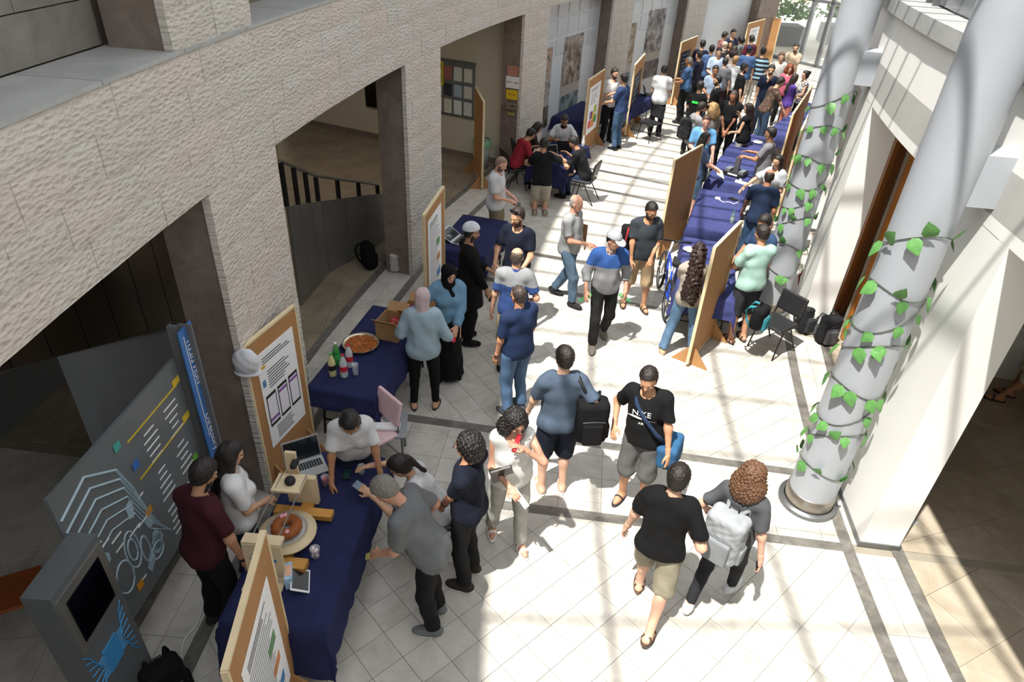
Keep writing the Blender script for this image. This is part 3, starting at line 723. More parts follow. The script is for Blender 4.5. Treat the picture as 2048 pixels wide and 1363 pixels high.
    for i, (fe, ht, an, RF, fc) in enumerate(shoe_in):
        loc = lambda X, Y, Z: ((X - an[0]) * RF[0, 1] + (Y - an[1]) * RF[1, 1] + (Z - an[2]) * RF[2, 1], (X - an[0]) * RF[0, 2] + (Y - an[1]) * RF[1, 2] + (Z - an[2]) * RF[2, 2])
        if kd == 'bare': continue
        if kd == 'shoe':
            sv = grow([pr_inf(fe, .009), pr_inf(ht, .01), ('c', an, an + RF @ v3(0, 0, -.05), .047, .045)], max(hn * 1.4, .009), .02, lambda X, Y, Z: np.maximum(loc(X, Y, Z)[1] - .012, -loc(X, Y, Z)[1] - .085))
            so_ = put('shoe', *sv, [fabric(scol)])
            if len(shoes) > 2 and lod > 0:
                sv = grow([('e', fc + RF @ v3(0, -.004, 0), RF, v3(.056, .145, .07))], max(hn * 1.3, .008), .01, lambda X, Y, Z: np.maximum(loc(X, Y, Z)[1] + .066, -loc(X, Y, Z)[1] - .087)); put('sole', *sv, [plain('sole ' + shoes[2], shoes[2], .7, var=.03)], None, so_)
        else:
            sv = grow([('e', fc + RF @ v3(0, -.004, -.028), RF, v3(.052, .145, .03))], max(hn, .008), .01, lambda X, Y, Z: np.maximum(loc(X, Y, Z)[1] + .064, -loc(X, Y, Z)[1] - .086)); so_ = put('sandal', *sv, [plain('sandal ' + scol, scol, .7)])
            bands = ((.10, .014), (.03, .014), (-.035, .012)) if kd == 'sandal' else ((.075, .011),)
            for yb, wb_ in bands:
                sv = grow([pr_inf(fe, .006), pr_inf(ht, .007), ('c', an, an + RF @ v3(0, 0, -.05), .042, .042)], max(hn, .007), .02, lambda X, Y, Z: np.maximum(np.abs(loc(X, Y, Z)[0] - yb) - wb_, loc(X, Y, Z)[1] - .0))
                if len(sv[0]): put('strap', *sv, [plain('sandal strap ' + scol, scol, .7)], None, so_)
    # ---- hair and headwear
    st_, hcl = hair; hm = hairm(hcl); SK = lambda t: he(0, -.008, .135, .0745 * hk + t, .094 + t, .083 + t)
    pl = lambda X, Y, Z, p0, n_: (X - p0[0]) * n_[0] + (Y - p0[1]) * n_[1] + (Z - p0[2]) * n_[2]
    hy, hz_ = RH @ v3(0, 1, 0), RH @ v3(0, 0, 1); hdz = hp
    def base_cut(X, Y, Z):
        y = pl(X, Y, Z, hdz, hy); z = pl(X, Y, Z, hdz, hz_)
        return np.minimum(-(-.5 * (y - .07) + .866 * (z - .182)), np.maximum(y - .012, .05 + .55 * (y + .05) - z))
    face = lambda X, Y, Z: -pr_eval(he(0, .088, .058, .056, .05, .088), X, Y, Z)
    if st_ in ('short', 'stubble', 'bald'):
        t = {'short': .013, 'stubble': .005, 'bald': .0035}[st_]
        cf = base_cut
        if st_ == 'bald': tp = HD(0, 0, .155); un = RH @ nrm(v3(0, .35, 1)); cf = lambda X, Y, Z: np.maximum(base_cut(X, Y, Z), pl(X, Y, Z, tp, un))
        hv2 = grow([SK(t * .45), he(0, -.03, .085, .064 * hk + t * .6, .062 + t * .6, .08)] + ([he(0, -.012, .152, .068 * hk + t, .086 + t, .074 + t)] if st_ == 'short' else []), hh, .03, cf, (.003, 140) if lod else None); put('hair', *hv2, [hm])
    elif st_ in ('long', 'ponytail', 'bun', 'tied'):
        pp = [SK(.016), he(0, -.035, .075, .072, .072, .08)]
        if st_ == 'long':
            pp += [('c', HD(0, -.055, .06), T(0, -.125, 1.27), .072, .06), ('c', HD(-.062, -.02, .1), T(-.085, -.02, 1.30), .034, .026), ('c', HD(.062, -.02, .1), T(.085, -.02, 1.30), .034, .026)]
            if len(hair) > 2: pass
        elif st_ == 'ponytail': pp += [he(0, -.115, .13, .032, .032, .032), ('c', HD(0, -.13, .12), HD(0, -.13, -.1), .032, .02)]
        elif st_ == 'bun': pp += [he(0, -.115, .16, .042, .04, .042)]
        cf = lambda X, Y, Z: np.maximum(face(X, Y, Z), np.minimum(base_cut(X, Y, Z), pl(X, Y, Z, HD(0, .03, 0), RH @ v3(0, 1, 0))))
        hv2 = grow(pp, hh * 1.15, .03, cf, (.003, 85, 1) if lod else None); put('hair', *hv2, [hm])
    elif st_ in ('curly', 'curlylong', 'verylong'):
        pp = [he(0, -.02, .14, .105, .112, .105), he(0, -.055, .07, .1, .085, .1)]
        if st_ == 'curlylong': pp += [he(q, -.035, .02, .07, .08, .11) for q in (-.08, .08)] + [he(0, -.085, -.02, .12, .065, .115)]
        if st_ == 'verylong': pp = [SK(.02), he(0, -.045, .07, .085, .075, .09), ('c', HD(0, -.07, .05), T(.0, -.135, 1.06), .1, .1), ('c', HD(0, -.07, 0), T(.05, -.14, .93), .08, .03), ('c', HD(-.03, -.06, .02), T(-.09, -.12, 1.02), .06, .04)]
        cf = lambda X, Y, Z: np.maximum(-pr_eval(he(0, .1, .06, .062, .07, .1), X, Y, Z), pl(X, Y, Z, HD(0, .085, 0), RH @ v3(0, 1, 0)))
        hv2 = grow(pp, hh * 1.1, .03, cf, (.016, 62) if st_ == 'verylong' else ((.010, 140) if lod else (.008, 110))); put('hair', *hv2, [hm])
    elif st_ == 'hijab':
        pp = [he(0, -.012, .13, .094, .112, .1), he(0, -.01, .05, .085, .09, .1), ('c', HD(0, -.01, .02), T(0, -.005, 1.40), .075, .105), he(0, .02, -.03, .08, .085, .06)]
        if len(hair) > 1 and hcl == '0f0f12': pp.append(('e', T(0, .085, 1.3), RT, v3(.09, .06, .16)))
        cf = lambda X, Y, Z: -pr_eval(he(0, .1, .08, .055, .07, .075), X, Y, Z)
        hv2 = grow(pp, hh * 1.2, .03, cf, (.004, 50, 1)); put('headscarf', *hv2, [fabric(hcl)])
    elif st_ in ('kufi', 'cap'):
        hv2 = grow([SK(.010), he(0, -.035, .08, .07 * hk, .064, .075)], hh, .02, base_cut); put('hair', *hv2, [hairm('1d1714')])
        tp = HD(0, 0, .15 if st_ == 'cap' else .145); un = RH @ nrm(v3(0, -.18, 1))
        hv2 = grow([he(0, -.008, .145, .0745 + .022, .094 + .02, .1)], hh, .02, lambda X, Y, Z: -pl(X, Y, Z, tp, un)); ho = put('cap' if st_ == 'cap' else 'skullcap', *hv2, [fabric(hcl)])
        if st_ == 'cap':
            bv = grow([he(0, .125, .155, .075, .085, .03)], hh * .8, .01, lambda X, Y, Z: np.abs(pl(X, Y, Z, HD(0, .12, .152), RH @ nrm(v3(0, .25, 1)))) - .006); put('peak', *bv, [fabric(hcl)], None, ho)
    if glasses and lod > 0:
        g = MB(); R3 = Matrix(RH.tolist())
        for q in (-.034, .034):
            ring = [tuple(HD(q + .026 * math.cos(2 * math.pi * k / 14), .104, .09 + .019 * math.sin(2 * math.pi * k / 14)) * s) for k in range(15)]; g.tube(ring, .0022, 5)
            g.tube([tuple(HD(q * 1.75, .102, .093) * s), tuple(HD(q * 2.15, .0, .1) * s)], .002, 5)
        g.tube([tuple(HD(-.01, .104, .094) * s), tuple(HD(.01, .104, .094) * s)], .002, 5)
        g.build('glasses', plain('spectacle frame', glasses if isinstance(glasses, str) else '2b2b2d', .4, .3, 0), root)
    if watch:
        wr_, el = J[watch][2], J[watch][3]; d = nrm(wr_ - el); p = wr_ - d * .015
        MB().tube([tuple((p - d * .011) * s), tuple((p + d * .011) * s)], .034 * s, 14).build('wristwatch', plain('watch strap', '26262a', .4), root)
    Mw = Matrix.Translation((base[0], base[1], 0)) @ Matrix.Rotation(phi, 4, 'Z')
    info = dict(root=root, M=Mw, s=s, T=lambda x, y, z: Mw @ Vector(T(x, y, z) * s), RT=Mw.to_3x3() @ Matrix(RT.tolist()), J={k: (Mw @ Vector(v[0] * s), Mw.to_3x3() @ Matrix(v[1].tolist())) for k, v in J.items()}, HD=lambda x, y, z: Mw @ Vector(HD(x, y, z) * s), RH=Mw.to_3x3() @ Matrix(RH.tolist()))
    PEOPLE[key] = info; return info
# ================================================================ the people, one by one (yaw: 0 back to the camera, 180 facing it, 90 facing right)
NAVY, BLK, WHT, GRY, JEAN, LJEAN, KHA = '1d2745', '1a1a1d', 'e2e2e4', '8d8f93', '2f4159', '56738e', 'a8916a'
def stripes(name, c1, c2, scale=22):
    t = NT(name); tc = t.n('ShaderNodeTexCoord'); sp = t.n('ShaderNodeSeparateXYZ'); t.l(tc.outputs['Object'], sp.inputs[0])
    f = t.math('GREATER_THAN', t.math('SINE', t.math('MULTIPLY', sp.outputs[2], scale * 6.283)), .1); t.l(t.mix(f, lin(c1), lin(c2)), t.b.inputs['Base Color']); t.b.inputs['Roughness'].default_value = .9; return t.m
def mottled(name, cols, scale=22):
    t = NT(name); tc = t.n('ShaderNodeTexCoord'); v = t.n('ShaderNodeTexVoronoi'); v.inputs['Scale'].default_value = scale; t.l(tc.outputs['Object'], v.inputs['Vector'])
    sp = t.n('ShaderNodeSeparateColor'); t.l(v.outputs['Color'], sp.inputs[0]); t.l(t.ramp(sp.outputs[0], [(i / (len(cols) - 1), lin(c)) for i, c in enumerate(cols)]), t.b.inputs['Base Color']); t.b.inputs['Roughness'].default_value = .9; return t.m
def checks(name, c1, c2, sc=18):
    t = NT(name); tc = t.n('ShaderNodeTexCoord'); v = t.n('ShaderNodeTexChecker'); v.inputs['Scale'].default_value = sc; v.inputs[1].default_value = (*lin(c1), 1); v.inputs[2].default_value = (*lin(c2), 1); t.l(tc.outputs['Object'], v.inputs['Vector']); t.l(v.outputs[0], t.b.inputs['Base Color']); return t.m
P = person
# --- near group round the cake table
P('maroon', (408, 945), 62, 'bearded man in maroon t-shirt and glasses beside the grey directory board', 1.76, ('tee', '4a1822'), ('trousers', '17171b'), hair=('short', '1f1815'), beard='1c1512', glasses=True, lean=8, hpitch=26, L='pocket', R=(.27, .14, .84), sk='b98a6c', watch='R')
P('whitegirl', (462, 905), 78, 'long-haired woman in white t-shirt and jeans behind the maroon t-shirt man', 1.66, ('tee', WHT, .026), ('jeans', JEAN), ('shoe', 'b9b3aa', 'e8e6e2'), ('long', '1a1310'), fem=True, hpitch=22, L='down', R=(.06, .24, 1.02))
P('leaner', (700, 843), 180, 'dark-haired woman in white t-shirt leaning with both hands on the cake table', 1.66, ('tee', WHT, .026), ('jeans', '26303f'), hair=('long', '17110f'), fem=True, lean=24, hpitch=36, L=(-.24, .40, .80), R=(.24, .40, .80), sk='b0805f')
P('ponytail', (797, 930), -82, 'woman with tied dark hair sitting at the cake table holding up a phone', 1.66, ('tee', WHT), ('shorts', '2a2a30'), ('shoe', '9b8a78', 'd8d2c8'), ('ponytail', '1a1210'), fem=True, mode='sit', lean=28, hpitch=30, L=(-.16, .62, .90), R=(.16, .66, .95), feet=((-.12, .1), (.1, .32)))
P('oldgrey', (770, 978), -68, 'grey-haired man in grey short-sleeved shirt and black trousers bending to the cake table', 1.74, ('shirt', '74777a', .03), ('trousers', '1b1b1d'), ('shoe', '767a7d', 'c8c8c6'), ('short', '77736c'), lean=24, hpitch=40, L=(-.1, .42, .92), R=(.28, .16, .92), sk='c6957c')
P('curlyman', (936, 888), -66, 'man with big curly black hair and glasses in navy t-shirt and black jeans', 1.76, ('tee', '161b2c', .022), ('jeans', '1d1d20'), ('shoe', '3d352f', 'e0ddd6'), ('curly', '15100e'), L='clasp', R='clasp', hpitch=-2, glasses=True, sk='bb8668', watch='L')
P('popsicle', (1032, 842), 165, 'woman in white sleeveless top eating a red ice pop with a magazine under her arm', 1.66, ('tank', 'e6e5e0', .03), ('trousers', 'b9b7ae'), ('sandal', 'e4e0d8'), ('curlylong', '181210'), fem=True, fat=1.2, L=(-.05, .22, 1.47), R=(.08, .28, 1.08), glasses=True, hpitch=16, hyaw=14, feet=((-.12, .14), (.12, -.14)), sk='c4937a')
P('bluetee', (1129, 714), -12, 'man in blue-grey t-shirt and denim shorts with black backpack on one shoulder', 1.80, ('tee', '4e6077', .024), ('shorts', '1c2436'), ('flip', 'c9c4bd'), ('short', '241b16'), hyaw=14, R=(.24, .02, 1.05), L=(-.3, .16, .86), sk='cda58c', hem=.05)
P('swoosh', (1297, 757), 190, 'man in black t-shirt with white logo and grey shorts carrying a blue shoulder bag', 1.74, ('tee', '19191b', .03), ('shorts', '6a6a68'), ('flip', '26262a'), ('short', '1f1714'), hpitch=18, L=(-.3, .16, .84), R=(.3, .06, .98), side=5, sk='c1906f')
P('blackback', (1357, 953), 4, 'man walking away in plain black t-shirt and khaki shorts with brown sandals', 1.78, ('tee', '141416', .026), ('shorts', 'a39a80'), ('sandal', '4e3a2c'), ('short', '1c1613'), L=(-.32, .1, .84), R=(.2, .12, 1.02), feet=((-.12, .27), (.1, -.22, .03, 22)), sk='d0a58c', hip=.9, hem=.1)
P('greypack', (1507, 948), 12, 'curly brown-haired woman walking away with a pale grey backpack', 1.68, ('tee', '55575b'), ('leggings', '2a2b2f'), ('shoe', 'd9dde0', 'f2f2f2'), ('curlylong', '5e402b'), fem=True, L=(-.3, .12, .95), R=(.3, .0, .84), feet=((-.1, -.2, .02, 14), (.1, .28)), sk='cfa18a', hip=.9)
# --- food table and middle of the hall
P('kufi', (943, 462), 82, 'bearded man in black tunic and white skullcap beside the blue table', 1.78, ('tunic', '121214', .02), ('trousers', '18181b'), ('shoe', '232326', '404040'), ('kufi', 'dfe3ea'), beard='1b1512', L='front', R=(.2, .22, .9), sk='b08567', sleeve=.97, lod=2)
P('shades', (1035, 432), 200, 'bearded man in navy t-shirt with sunglasses pushed up on his head', 1.80, ('tee', '191f33'), ('trousers', '161b2c'), hair=('short', '2a1c15'), beard='3a251a', L=(-.17, .3, 1.0), R=(.2, .28, 1.02), hpitch=10, hyaw=-22, sk='c69878')
P('baldpolo', (1034, 512), 8, 'balding man seen from behind in grey and blue polo and khaki shorts', 1.74, ('polo', '2f4d92', .024, ('9a9c9f', 1.31)), ('shorts', KHA), ('shoe', '2b2b2e', 'a9a9a6'), ('bald', '4a4038'), L=(-.28, .03, .86), R=(.22, .2, 1.0), sk='c99b80', feet=((-.12, .0), (.12, .1)))
P('navypolo', (1037, 588), -40, 'stocky man in navy polo and blue jeans with a wristwatch, hand in pocket', 1.74, ('polo', '20345f', .024), ('jeans', '4d6f98'), ('shoe', '4c4f55', 'e2e2e0'), ('stubble', '3a302a'), fat=1.22, L='pocket', R='pocket', glasses=True, watch='L', sk='b98667')
P('oldbald', (1153, 404), 112, 'elderly balding man in pale grey polo and jeans walking with a folder', 1.76, ('polo', 'a9abac', .026), ('jeans', LJEAN), ('shoe', '2c2c2e'), ('bald', '9a938c'), fat=1.15, L=(-.2, .1, .98), R=(.08, .3, 1.08), feet=((-.1, -.2, .03, 20), (.1, .2)), sk='c9967c', hip=.91)
P('capman', (1228, 478), 165, 'man in grey cap and blue and grey polo with green bottles in stained black trousers', 1.76, ('polo', '8e9094', .026, ('2a57a8', 1.27)), ('trousers', '242425'), ('shoe', '8d8378', '5d564e'), ('cap', 'a9acb0'), L=(-.27, .1, .9), R=(.27, .12, .9), hyaw=30, hpitch=14, feet=((-.12, -.16, .03, 18), (.1, .2)), sk='c4937a', hip=.91, sleeve=.8)
P('redpack', (1303, 420), 165, 'man in dark grey t-shirt and khaki shorts with a red and black backpack', 1.74, ('tee', '3a4149'), ('shorts', 'b0926c'), ('sandal', '2f2620'), ('short', '17120f'), beard='2a1e18', glasses=True, L=(-.1, .24, .98), R=(.18, .2, .9), hyaw=14, hpitch=20, feet=((-.16, .1), (.13, -.05)), sk='b58564')
P('pinkhijab', (845, 592), 6, 'woman seen from behind in pale denim shirt and pink headscarf at the snack table', 1.62, ('shirt', '9fbccb', .034), ('leggings', '141417'), ('flip', '1e1a19'), ('hijab', 'd8bcc0'), fem=True, fat=1.2, L=(-.16, .22, 1.1), R=(.2, .18, 1.1), sleeve=.9, hpitch=18, feet=((-.13, 0), (.15, .03)))
P('blackhijab', (898, 545), 172, 'woman in black headscarf, long black dress and open blue denim jacket', 1.64, ('long', '6d9fc4', .034), ('robe', '121215'), ('shoe', '222226', 'd0d0d0'), ('hijab', '0f0f12'), fem=True, L=(-.06, .3, 1.0), R=(.42, .26, 1.1), hpitch=12, hyaw=20, sk='c39478')
P('whitetee', (1003, 326), 105, 'shaven-headed man in white t-shirt and khaki shorts looking down', 1.74, ('tee', 'd9d9db', .03), ('shorts', '8a7d62'), hair=('stubble', '8a7264'), beard='5c4638', L='front', R='front', hpitch=26, sk='cf9c84', lod=1)
# --- study table at the left back
P('kneeler', (1088, 288), -2, 'man in black t-shirt and beige shorts kneeling at the blue table', 1.76, ('tee', BLK), ('shorts', 'b7ae9c'), ('shoe', '5b544d', '9a948c'), mode='kneel', lean=14, L=(-.1, .36, .95), R=(.22, .3, 1.0), hpitch=20, lod=1, sk='b88a6c')
P('redtee', (1062, 268), 62, 'man in red t-shirt sitting at the blue table', 1.74, ('tee', 'b0202c'), ('trousers', '18202a'), mode='sit', lean=26, L=(-.1, .45, .82), R=(.16, .42, .8), hpitch=24, lod=1)
P('darkgirl', (1076, 254), 70, 'dark-haired person half hidden behind the red t-shirt man', 1.66, ('tee', '3a2a26'), ('trousers', BLK), hair=('long', '15100e'), fem=True, mode='sit', lean=20, L='table', R='table', hpitch=25, lod=0)
P('whitepolo', (1129, 240), 178, 'man in white polo with black collar sitting behind a laptop', 1.76, ('polo', 'dcdcde', .024, None, '16161a'), ('trousers', '22232a'), mode='sit', lean=12, L=(-.16, .4, .82), R=(.16, .4, .82), hpitch=28, lod=1, sk='9b6d50')
P('blacksit', (1147, 284), -72, 'man in black t-shirt sitting on the chair right of the blue table', 1.76, ('tee', '222226'), ('jeans', '24385c'), ('shoe', '1c1c20'), mode='sit', lean=22, L=(-.16, .46, .84), R=(.1, .46, .88), hpitch=26, lod=1, sk='c08e70')
# --- standing along the left wall
P('tallwhite', (1230, 146), 150, 'man in white t-shirt and black trousers talking beside the coloured poster', 1.80, ('tee', 'd2d4d4'), ('trousers', '1a1a1f'), L=(-.1, .3, 1.1), R=(.05, .25, 1.25), hyaw=14, lod=1, beard='2a1e18')
P('bluejean', (1247, 158), -60, 'man in blue t-shirt and jeans with a strap bag gesturing by the poster boards', 1.78, ('tee', '2f4677'), ('jeans', '43648c'), ('shoe', '222226', 'e6e6e6'), L=(-.16, .36, 1.08), R=(.12, .34, 1.06), lod=1)
P('whiteshirt', (1329, 140), 6, 'man seen from behind in untucked white shirt and black trousers', 1.76, ('shirt', 'dfe2e4', .04), ('trousers', '141419'), L='front', R='front', lod=1)
P('bluepolo', (1378, 121), -70, 'older man in blue polo and black trousers looking at a poster', 1.76, ('tee', '3f679c'), ('trousers', '17171b'), hair=('stubble', '6d675f'), L='front', R=(.1, .3, 1.12), watch='L', lod=1, sk='a87858')
P('bluepolob', (1398, 110), -60, 'man in dark top half hidden behind the blue polo man', 1.74, ('tee', '20243a'), ('trousers', BLK), lod=0)
P('greenlogo', (1401, 172), 18, 'man seen from behind in black t-shirt with bright green back logo', 1.74, ('tee', '141416'), ('trousers', '1a1a1e'), hair=('short', '2b2622'), L='front', R='front', lod=1)
P('packman', (1403, 215), 62, 'bearded man in grey t-shirt with a dark grey backpack walking right', 1.76, ('tee', '9a9b9e'), ('trousers', '232327'), ('shoe', 'b4b6b8', 'f0f0f0'), beard='221814', hpitch=22, L='swing', R=(.28, .16, .84), feet=((-.1, .2), (.1, -.22, .03, 20)), lod=1, hip=.91)
P('skytee', (1413, 242), 176, 'man in bright sky-blue t-shirt and black shorts facing the camera', 1.76, ('tee', '5aa0d8', .03), ('shorts', '17171a'), ('shoe', '6b5e55'), hair=('short', '5a4030'), L='swing', R='front', feet=((-.12, .22), (.12, -.24, .03, 18)), lod=1, sk='d3a08c', hip=.9)
P('denimshorts', (1411, 276), 70, 'woman with long dark hair and denim shorts holding a plate', 1.66, ('tee', '3d5070'), ('shorts', '4f7396'), ('flip', 'c8a690'), ('long', '1d1512'), fem=True, R=(.1, .36, 1.05), L=(-.05, .36, 1.05), lod=1, sk='cf9f87', hem=-.25)
P('clasp', (1467, 191), 185, 'man in black polo with white stripe and black trousers, hands clasped in front', 1.84, ('polo', '131316', .026, None, 'd8d8d8'), ('trousers', '17171b'), hair=('stubble', '3b302a'), L='clasp', R='clasp', hpitch=24, lod=1, sk='9d6c50', fat=1.12)
P('thinking', (1497, 216), -70, 'woman in loose black top and grey trousers with hand at her mouth', 1.66, ('tank', '161618', .035), ('trousers', 'a9a49c'), hair=('long', '221512'), fem=True, L='front', R=(.02, .2, 1.42), lod=1)
P('blondcurl', (1427, 216), -30, 'woman with curly blond hair seen from behind in the crowd', 1.66, ('tee', '8c8680'), ('jeans', '35465e'), hair=('curlylong', 'a8875a'), fem=True, lod=1)
P('blackbeard', (1435, 160), -95, 'bearded man in black t-shirt with shoulder strap looking left', 1.76, ('tee', '17181b'), ('trousers', BLK), beard='17110e', lod=0, L='front', R='front')
P('glassesman', (1431, 140), 172, 'man in glasses between the pale blue shirt and the black t-shirts', 1.74, ('tee', '8fa6c2'), ('trousers', '22304a'), lod=0, L='front', R='front', sk='9a6a4e')
P('skyshirt', (1438, 104), 170, 'dark-haired man in light blue button shirt facing the camera', 1.78, ('shirt', 'a9bedb', .03), ('trousers', '2a3a58'), hair=('short', '15100e'), lod=0, R='front')
P('bluebackl', (1424, 98), 8, 'man seen from behind in mid-blue t-shirt at the left of the crowd', 1.76, ('tee', '47689c'), ('jeans', '23304a'), lod=0)
P('navydark', (1406, 88), 10, 'man in dark navy t-shirt nearest the far wall boards', 1.78, ('tee', '151b38'), ('trousers', BLK), lod=0)
P('pinktee', (1450, 71), 70, 'man in dusty pink t-shirt at the back of the crowd', 1.76, ('tee', 'a86a68'), ('trousers', BLK), lod=0, hpitch=20)
P('bluedeep', (1467, 66), 150, 'man in dark blue shirt behind the pink t-shirt man', 1.80, ('tee', '2a3052'), ('trousers', BLK), lod=0)
P('afro', (1482, 79), -60, 'person with round black curly hair bending at the far boards', 1.70, ('tee', '9aa2a0'), ('trousers', BLK), hair=('curly', '0f0c0b'), lod=0, hpitch=25)
P('palehijab', (1450, 90), 170, 'woman in pale beige headscarf in the middle of the crowd', 1.62, ('tee', '2a2528'), ('trousers', BLK), hair=('hijab', 'c5b5a5'), fem=True, lod=0)
P('creamgirl', (1469, 99), 10, 'woman with dark wavy hair in cream top', 1.66, ('tee', 'd5bfae'), ('trousers', BLK), hair=('curlylong', '2a1c16'), fem=True, lod=0)
P('blondman', (1471, 120), 12, 'blond man seen from behind in white shirt', 1.70, ('shirt', 'cfd3d8', .03), ('trousers', '23232a'), hair=('short', '8a6a45'), lod=0)
P('ribbed', (1451, 124), 5, 'person seen from behind in grey ribbed t-shirt', 1.66, ('tee', stripes('grey rib', '4c4f55', '6a6d73', 30)), ('trousers', '3a1c22'), lod=0)
P('darkwoman', (1461, 88), 175, 'dark-haired woman in black next to the pale headscarf', 1.64, ('tee', '1b191b'), ('trousers', BLK), hair=('long', '16100e'), fem=True, lod=0)
P('maroonfar', (1503, 78), -40, 'man in dark red t-shirt in front of the far white poster', 1.78, ('tee', '6e1f2e'), ('trousers', BLK), lod=0)
P('capblue', (1499, 100), 8, 'man in blue cap and blue t-shirt with beige shorts seen from behind', 1.80, ('tee', '3d5f94'), ('shorts', 'b8ab98'), hair=('cap', '1f2a42'), lod=0)
P('striped', (1527, 103), 10, 'man in black and pale blue striped t-shirt seen from behind', 1.78, ('tee', stripes('black blue stripes', '16181d', '86a6bc', 8.5)), ('trousers', 'c9c4bb'), lod=0)
P('blackside', (1489, 136), 80, 'man in black t-shirt turned to the right in the crowd', 1.78, ('tee', '161618'), ('trousers', '1b1b1e'), lod=0, beard='2a1e18')
P('graphic', (1543, 139), 182, 'man in navy t-shirt with yellow green print and hand on his chin', 1.80, ('tee', '141d38'), ('jeans', '222d44'), beard='1b1411', lod=0, L='chin', R='down')
P('vneck', (1563, 113), 170, 'man in pale grey v-neck t-shirt near the glass door', 1.76, ('tee', 'c4c4be', .03), ('trousers', 'c4beb2'), hair=('short', '4e382a'), lod=0)
P('beige', (1592, 95), 178, 'bearded man in beige t-shirt standing nearest the glass door', 1.82, ('tee', 'd9bd9c', .03), ('trousers', '4a5868'), beard='1a1310', lod=0, L='clasp', R='clasp')
P('redhair', (1580, 136), 170, 'red-haired woman in bright pink top', 1.66, ('tee', 'd25a76'), ('trousers', BLK), hair=('curlylong', '7a3a20'), fem=True, lod=0)
P('checked', (1611, 149), -110, 'woman in black and white checked top with tied dark hair', 1.66, ('tank', checks('black white checks', '1a1a1c', 'd8d4d2', 26), .03), ('trousers', BLK), hair=('bun', '17110f'), fem=True, lod=0, L='front', R='front')
P('purple', (1590, 156), 60, 'woman in purple t-shirt and coral trousers', 1.66, ('tee', '5a3aa0'), ('trousers', 'e07a6a'), hair=('long', '21140f'), fem=True, lod=0, L='cross', R='cross')
P('floral', (1561, 164), 62, 'man in dark floral t-shirt and jeans leaning over the far blue table', 1.78, ('tee', mottled('floral print', ['2c2a28', '4a4436', '6b3030', '3a4638', '7a6a50'], 28)), ('jeans', '3a5472'), lod=0, lean=14, R=(.2, .45, .9), hpitch=25)
# --- behind the right row of tables
P('greytable', (1541, 266), -80, 'man in grey t-shirt standing behind the right tables gesturing with one hand', 1.76, ('tee', '86878b'), ('trousers', 'a49c90'), L=(-.12, .38, 1.15), R=(.1, .36, 1.2), lod=1, sk='a87a5e')
P('longhair', (1556, 322), 200, 'smiling woman with very long dark hair in white and grey top holding out a hand', 1.66, ('tee', 'c9ccd2', .03), ('trousers', 'b0aaa2'), hair=('long', '1b1210'), fem=True, R=(.4, .34, 1.1), L='front', lod=1, hyaw=-20)
P('baldblue', (1539, 352), 4, 'balding man seen from behind in dark blue gradient t-shirt leaning on the table', 1.76, ('tee', '1f3050', .024, None), ('jeans', '35557c'), hair=('bald', '2a211c'), lean=10, L=(-.3, .35, .85), R='down', lod=1, sk='a06f52')
P('maskman', (1529, 444), -135, 'dark-haired man in blue t-shirt facing the camera at the nearest right table', 1.74, ('tee', '2c4a72'), ('trousers', 'a8a49e'), beard='1a1310', L=(-.3, .1, .85), R=(.12, .32, 1.05), hpitch=24, lod=1, sk='a87658')
P('mint', (1524, 466), -38, 'man in mint green t-shirt and dark grey shorts with black sandals', 1.78, ('tee', 'a9d8c9', .028), ('shorts', '3a3b42'), ('sandal', '231f1d'), ('short', '241c18'), L=(-.2, .32, 1.0), R=(.14, .36, 1.12), hyaw=10, hpitch=15, sk='c08d6e', fat=1.06, watch='L')
P('curlyjeans', (1398, 503), -4, 'woman with very long dark curly hair and blue jeans standing at the right table', 1.66, ('tee', 'b7a999'), ('jeans', '5f86ad'), ('shoe', 'd8b48a', 'f0ece6'), ('verylong', '2b1a14'), fem=True, L=(-.14, .3, 1.08), R=(.14, .3, 1.08), feet=((-.26, -.12), (.16, -.05)), hpitch=20)
P('legs', (0, 0), -105, 'person mostly out of view on the far right, only bare legs and black flip-flops showing', 1.7, ('tee', '8a6a52'), ('shorts', 'd8cfa8'), ('flip', '1a1816'), mode='sit', xy=(7.02, 7.0), feet=((-.1, .62), (.12, .5)), lod=1, sk='a9765a')
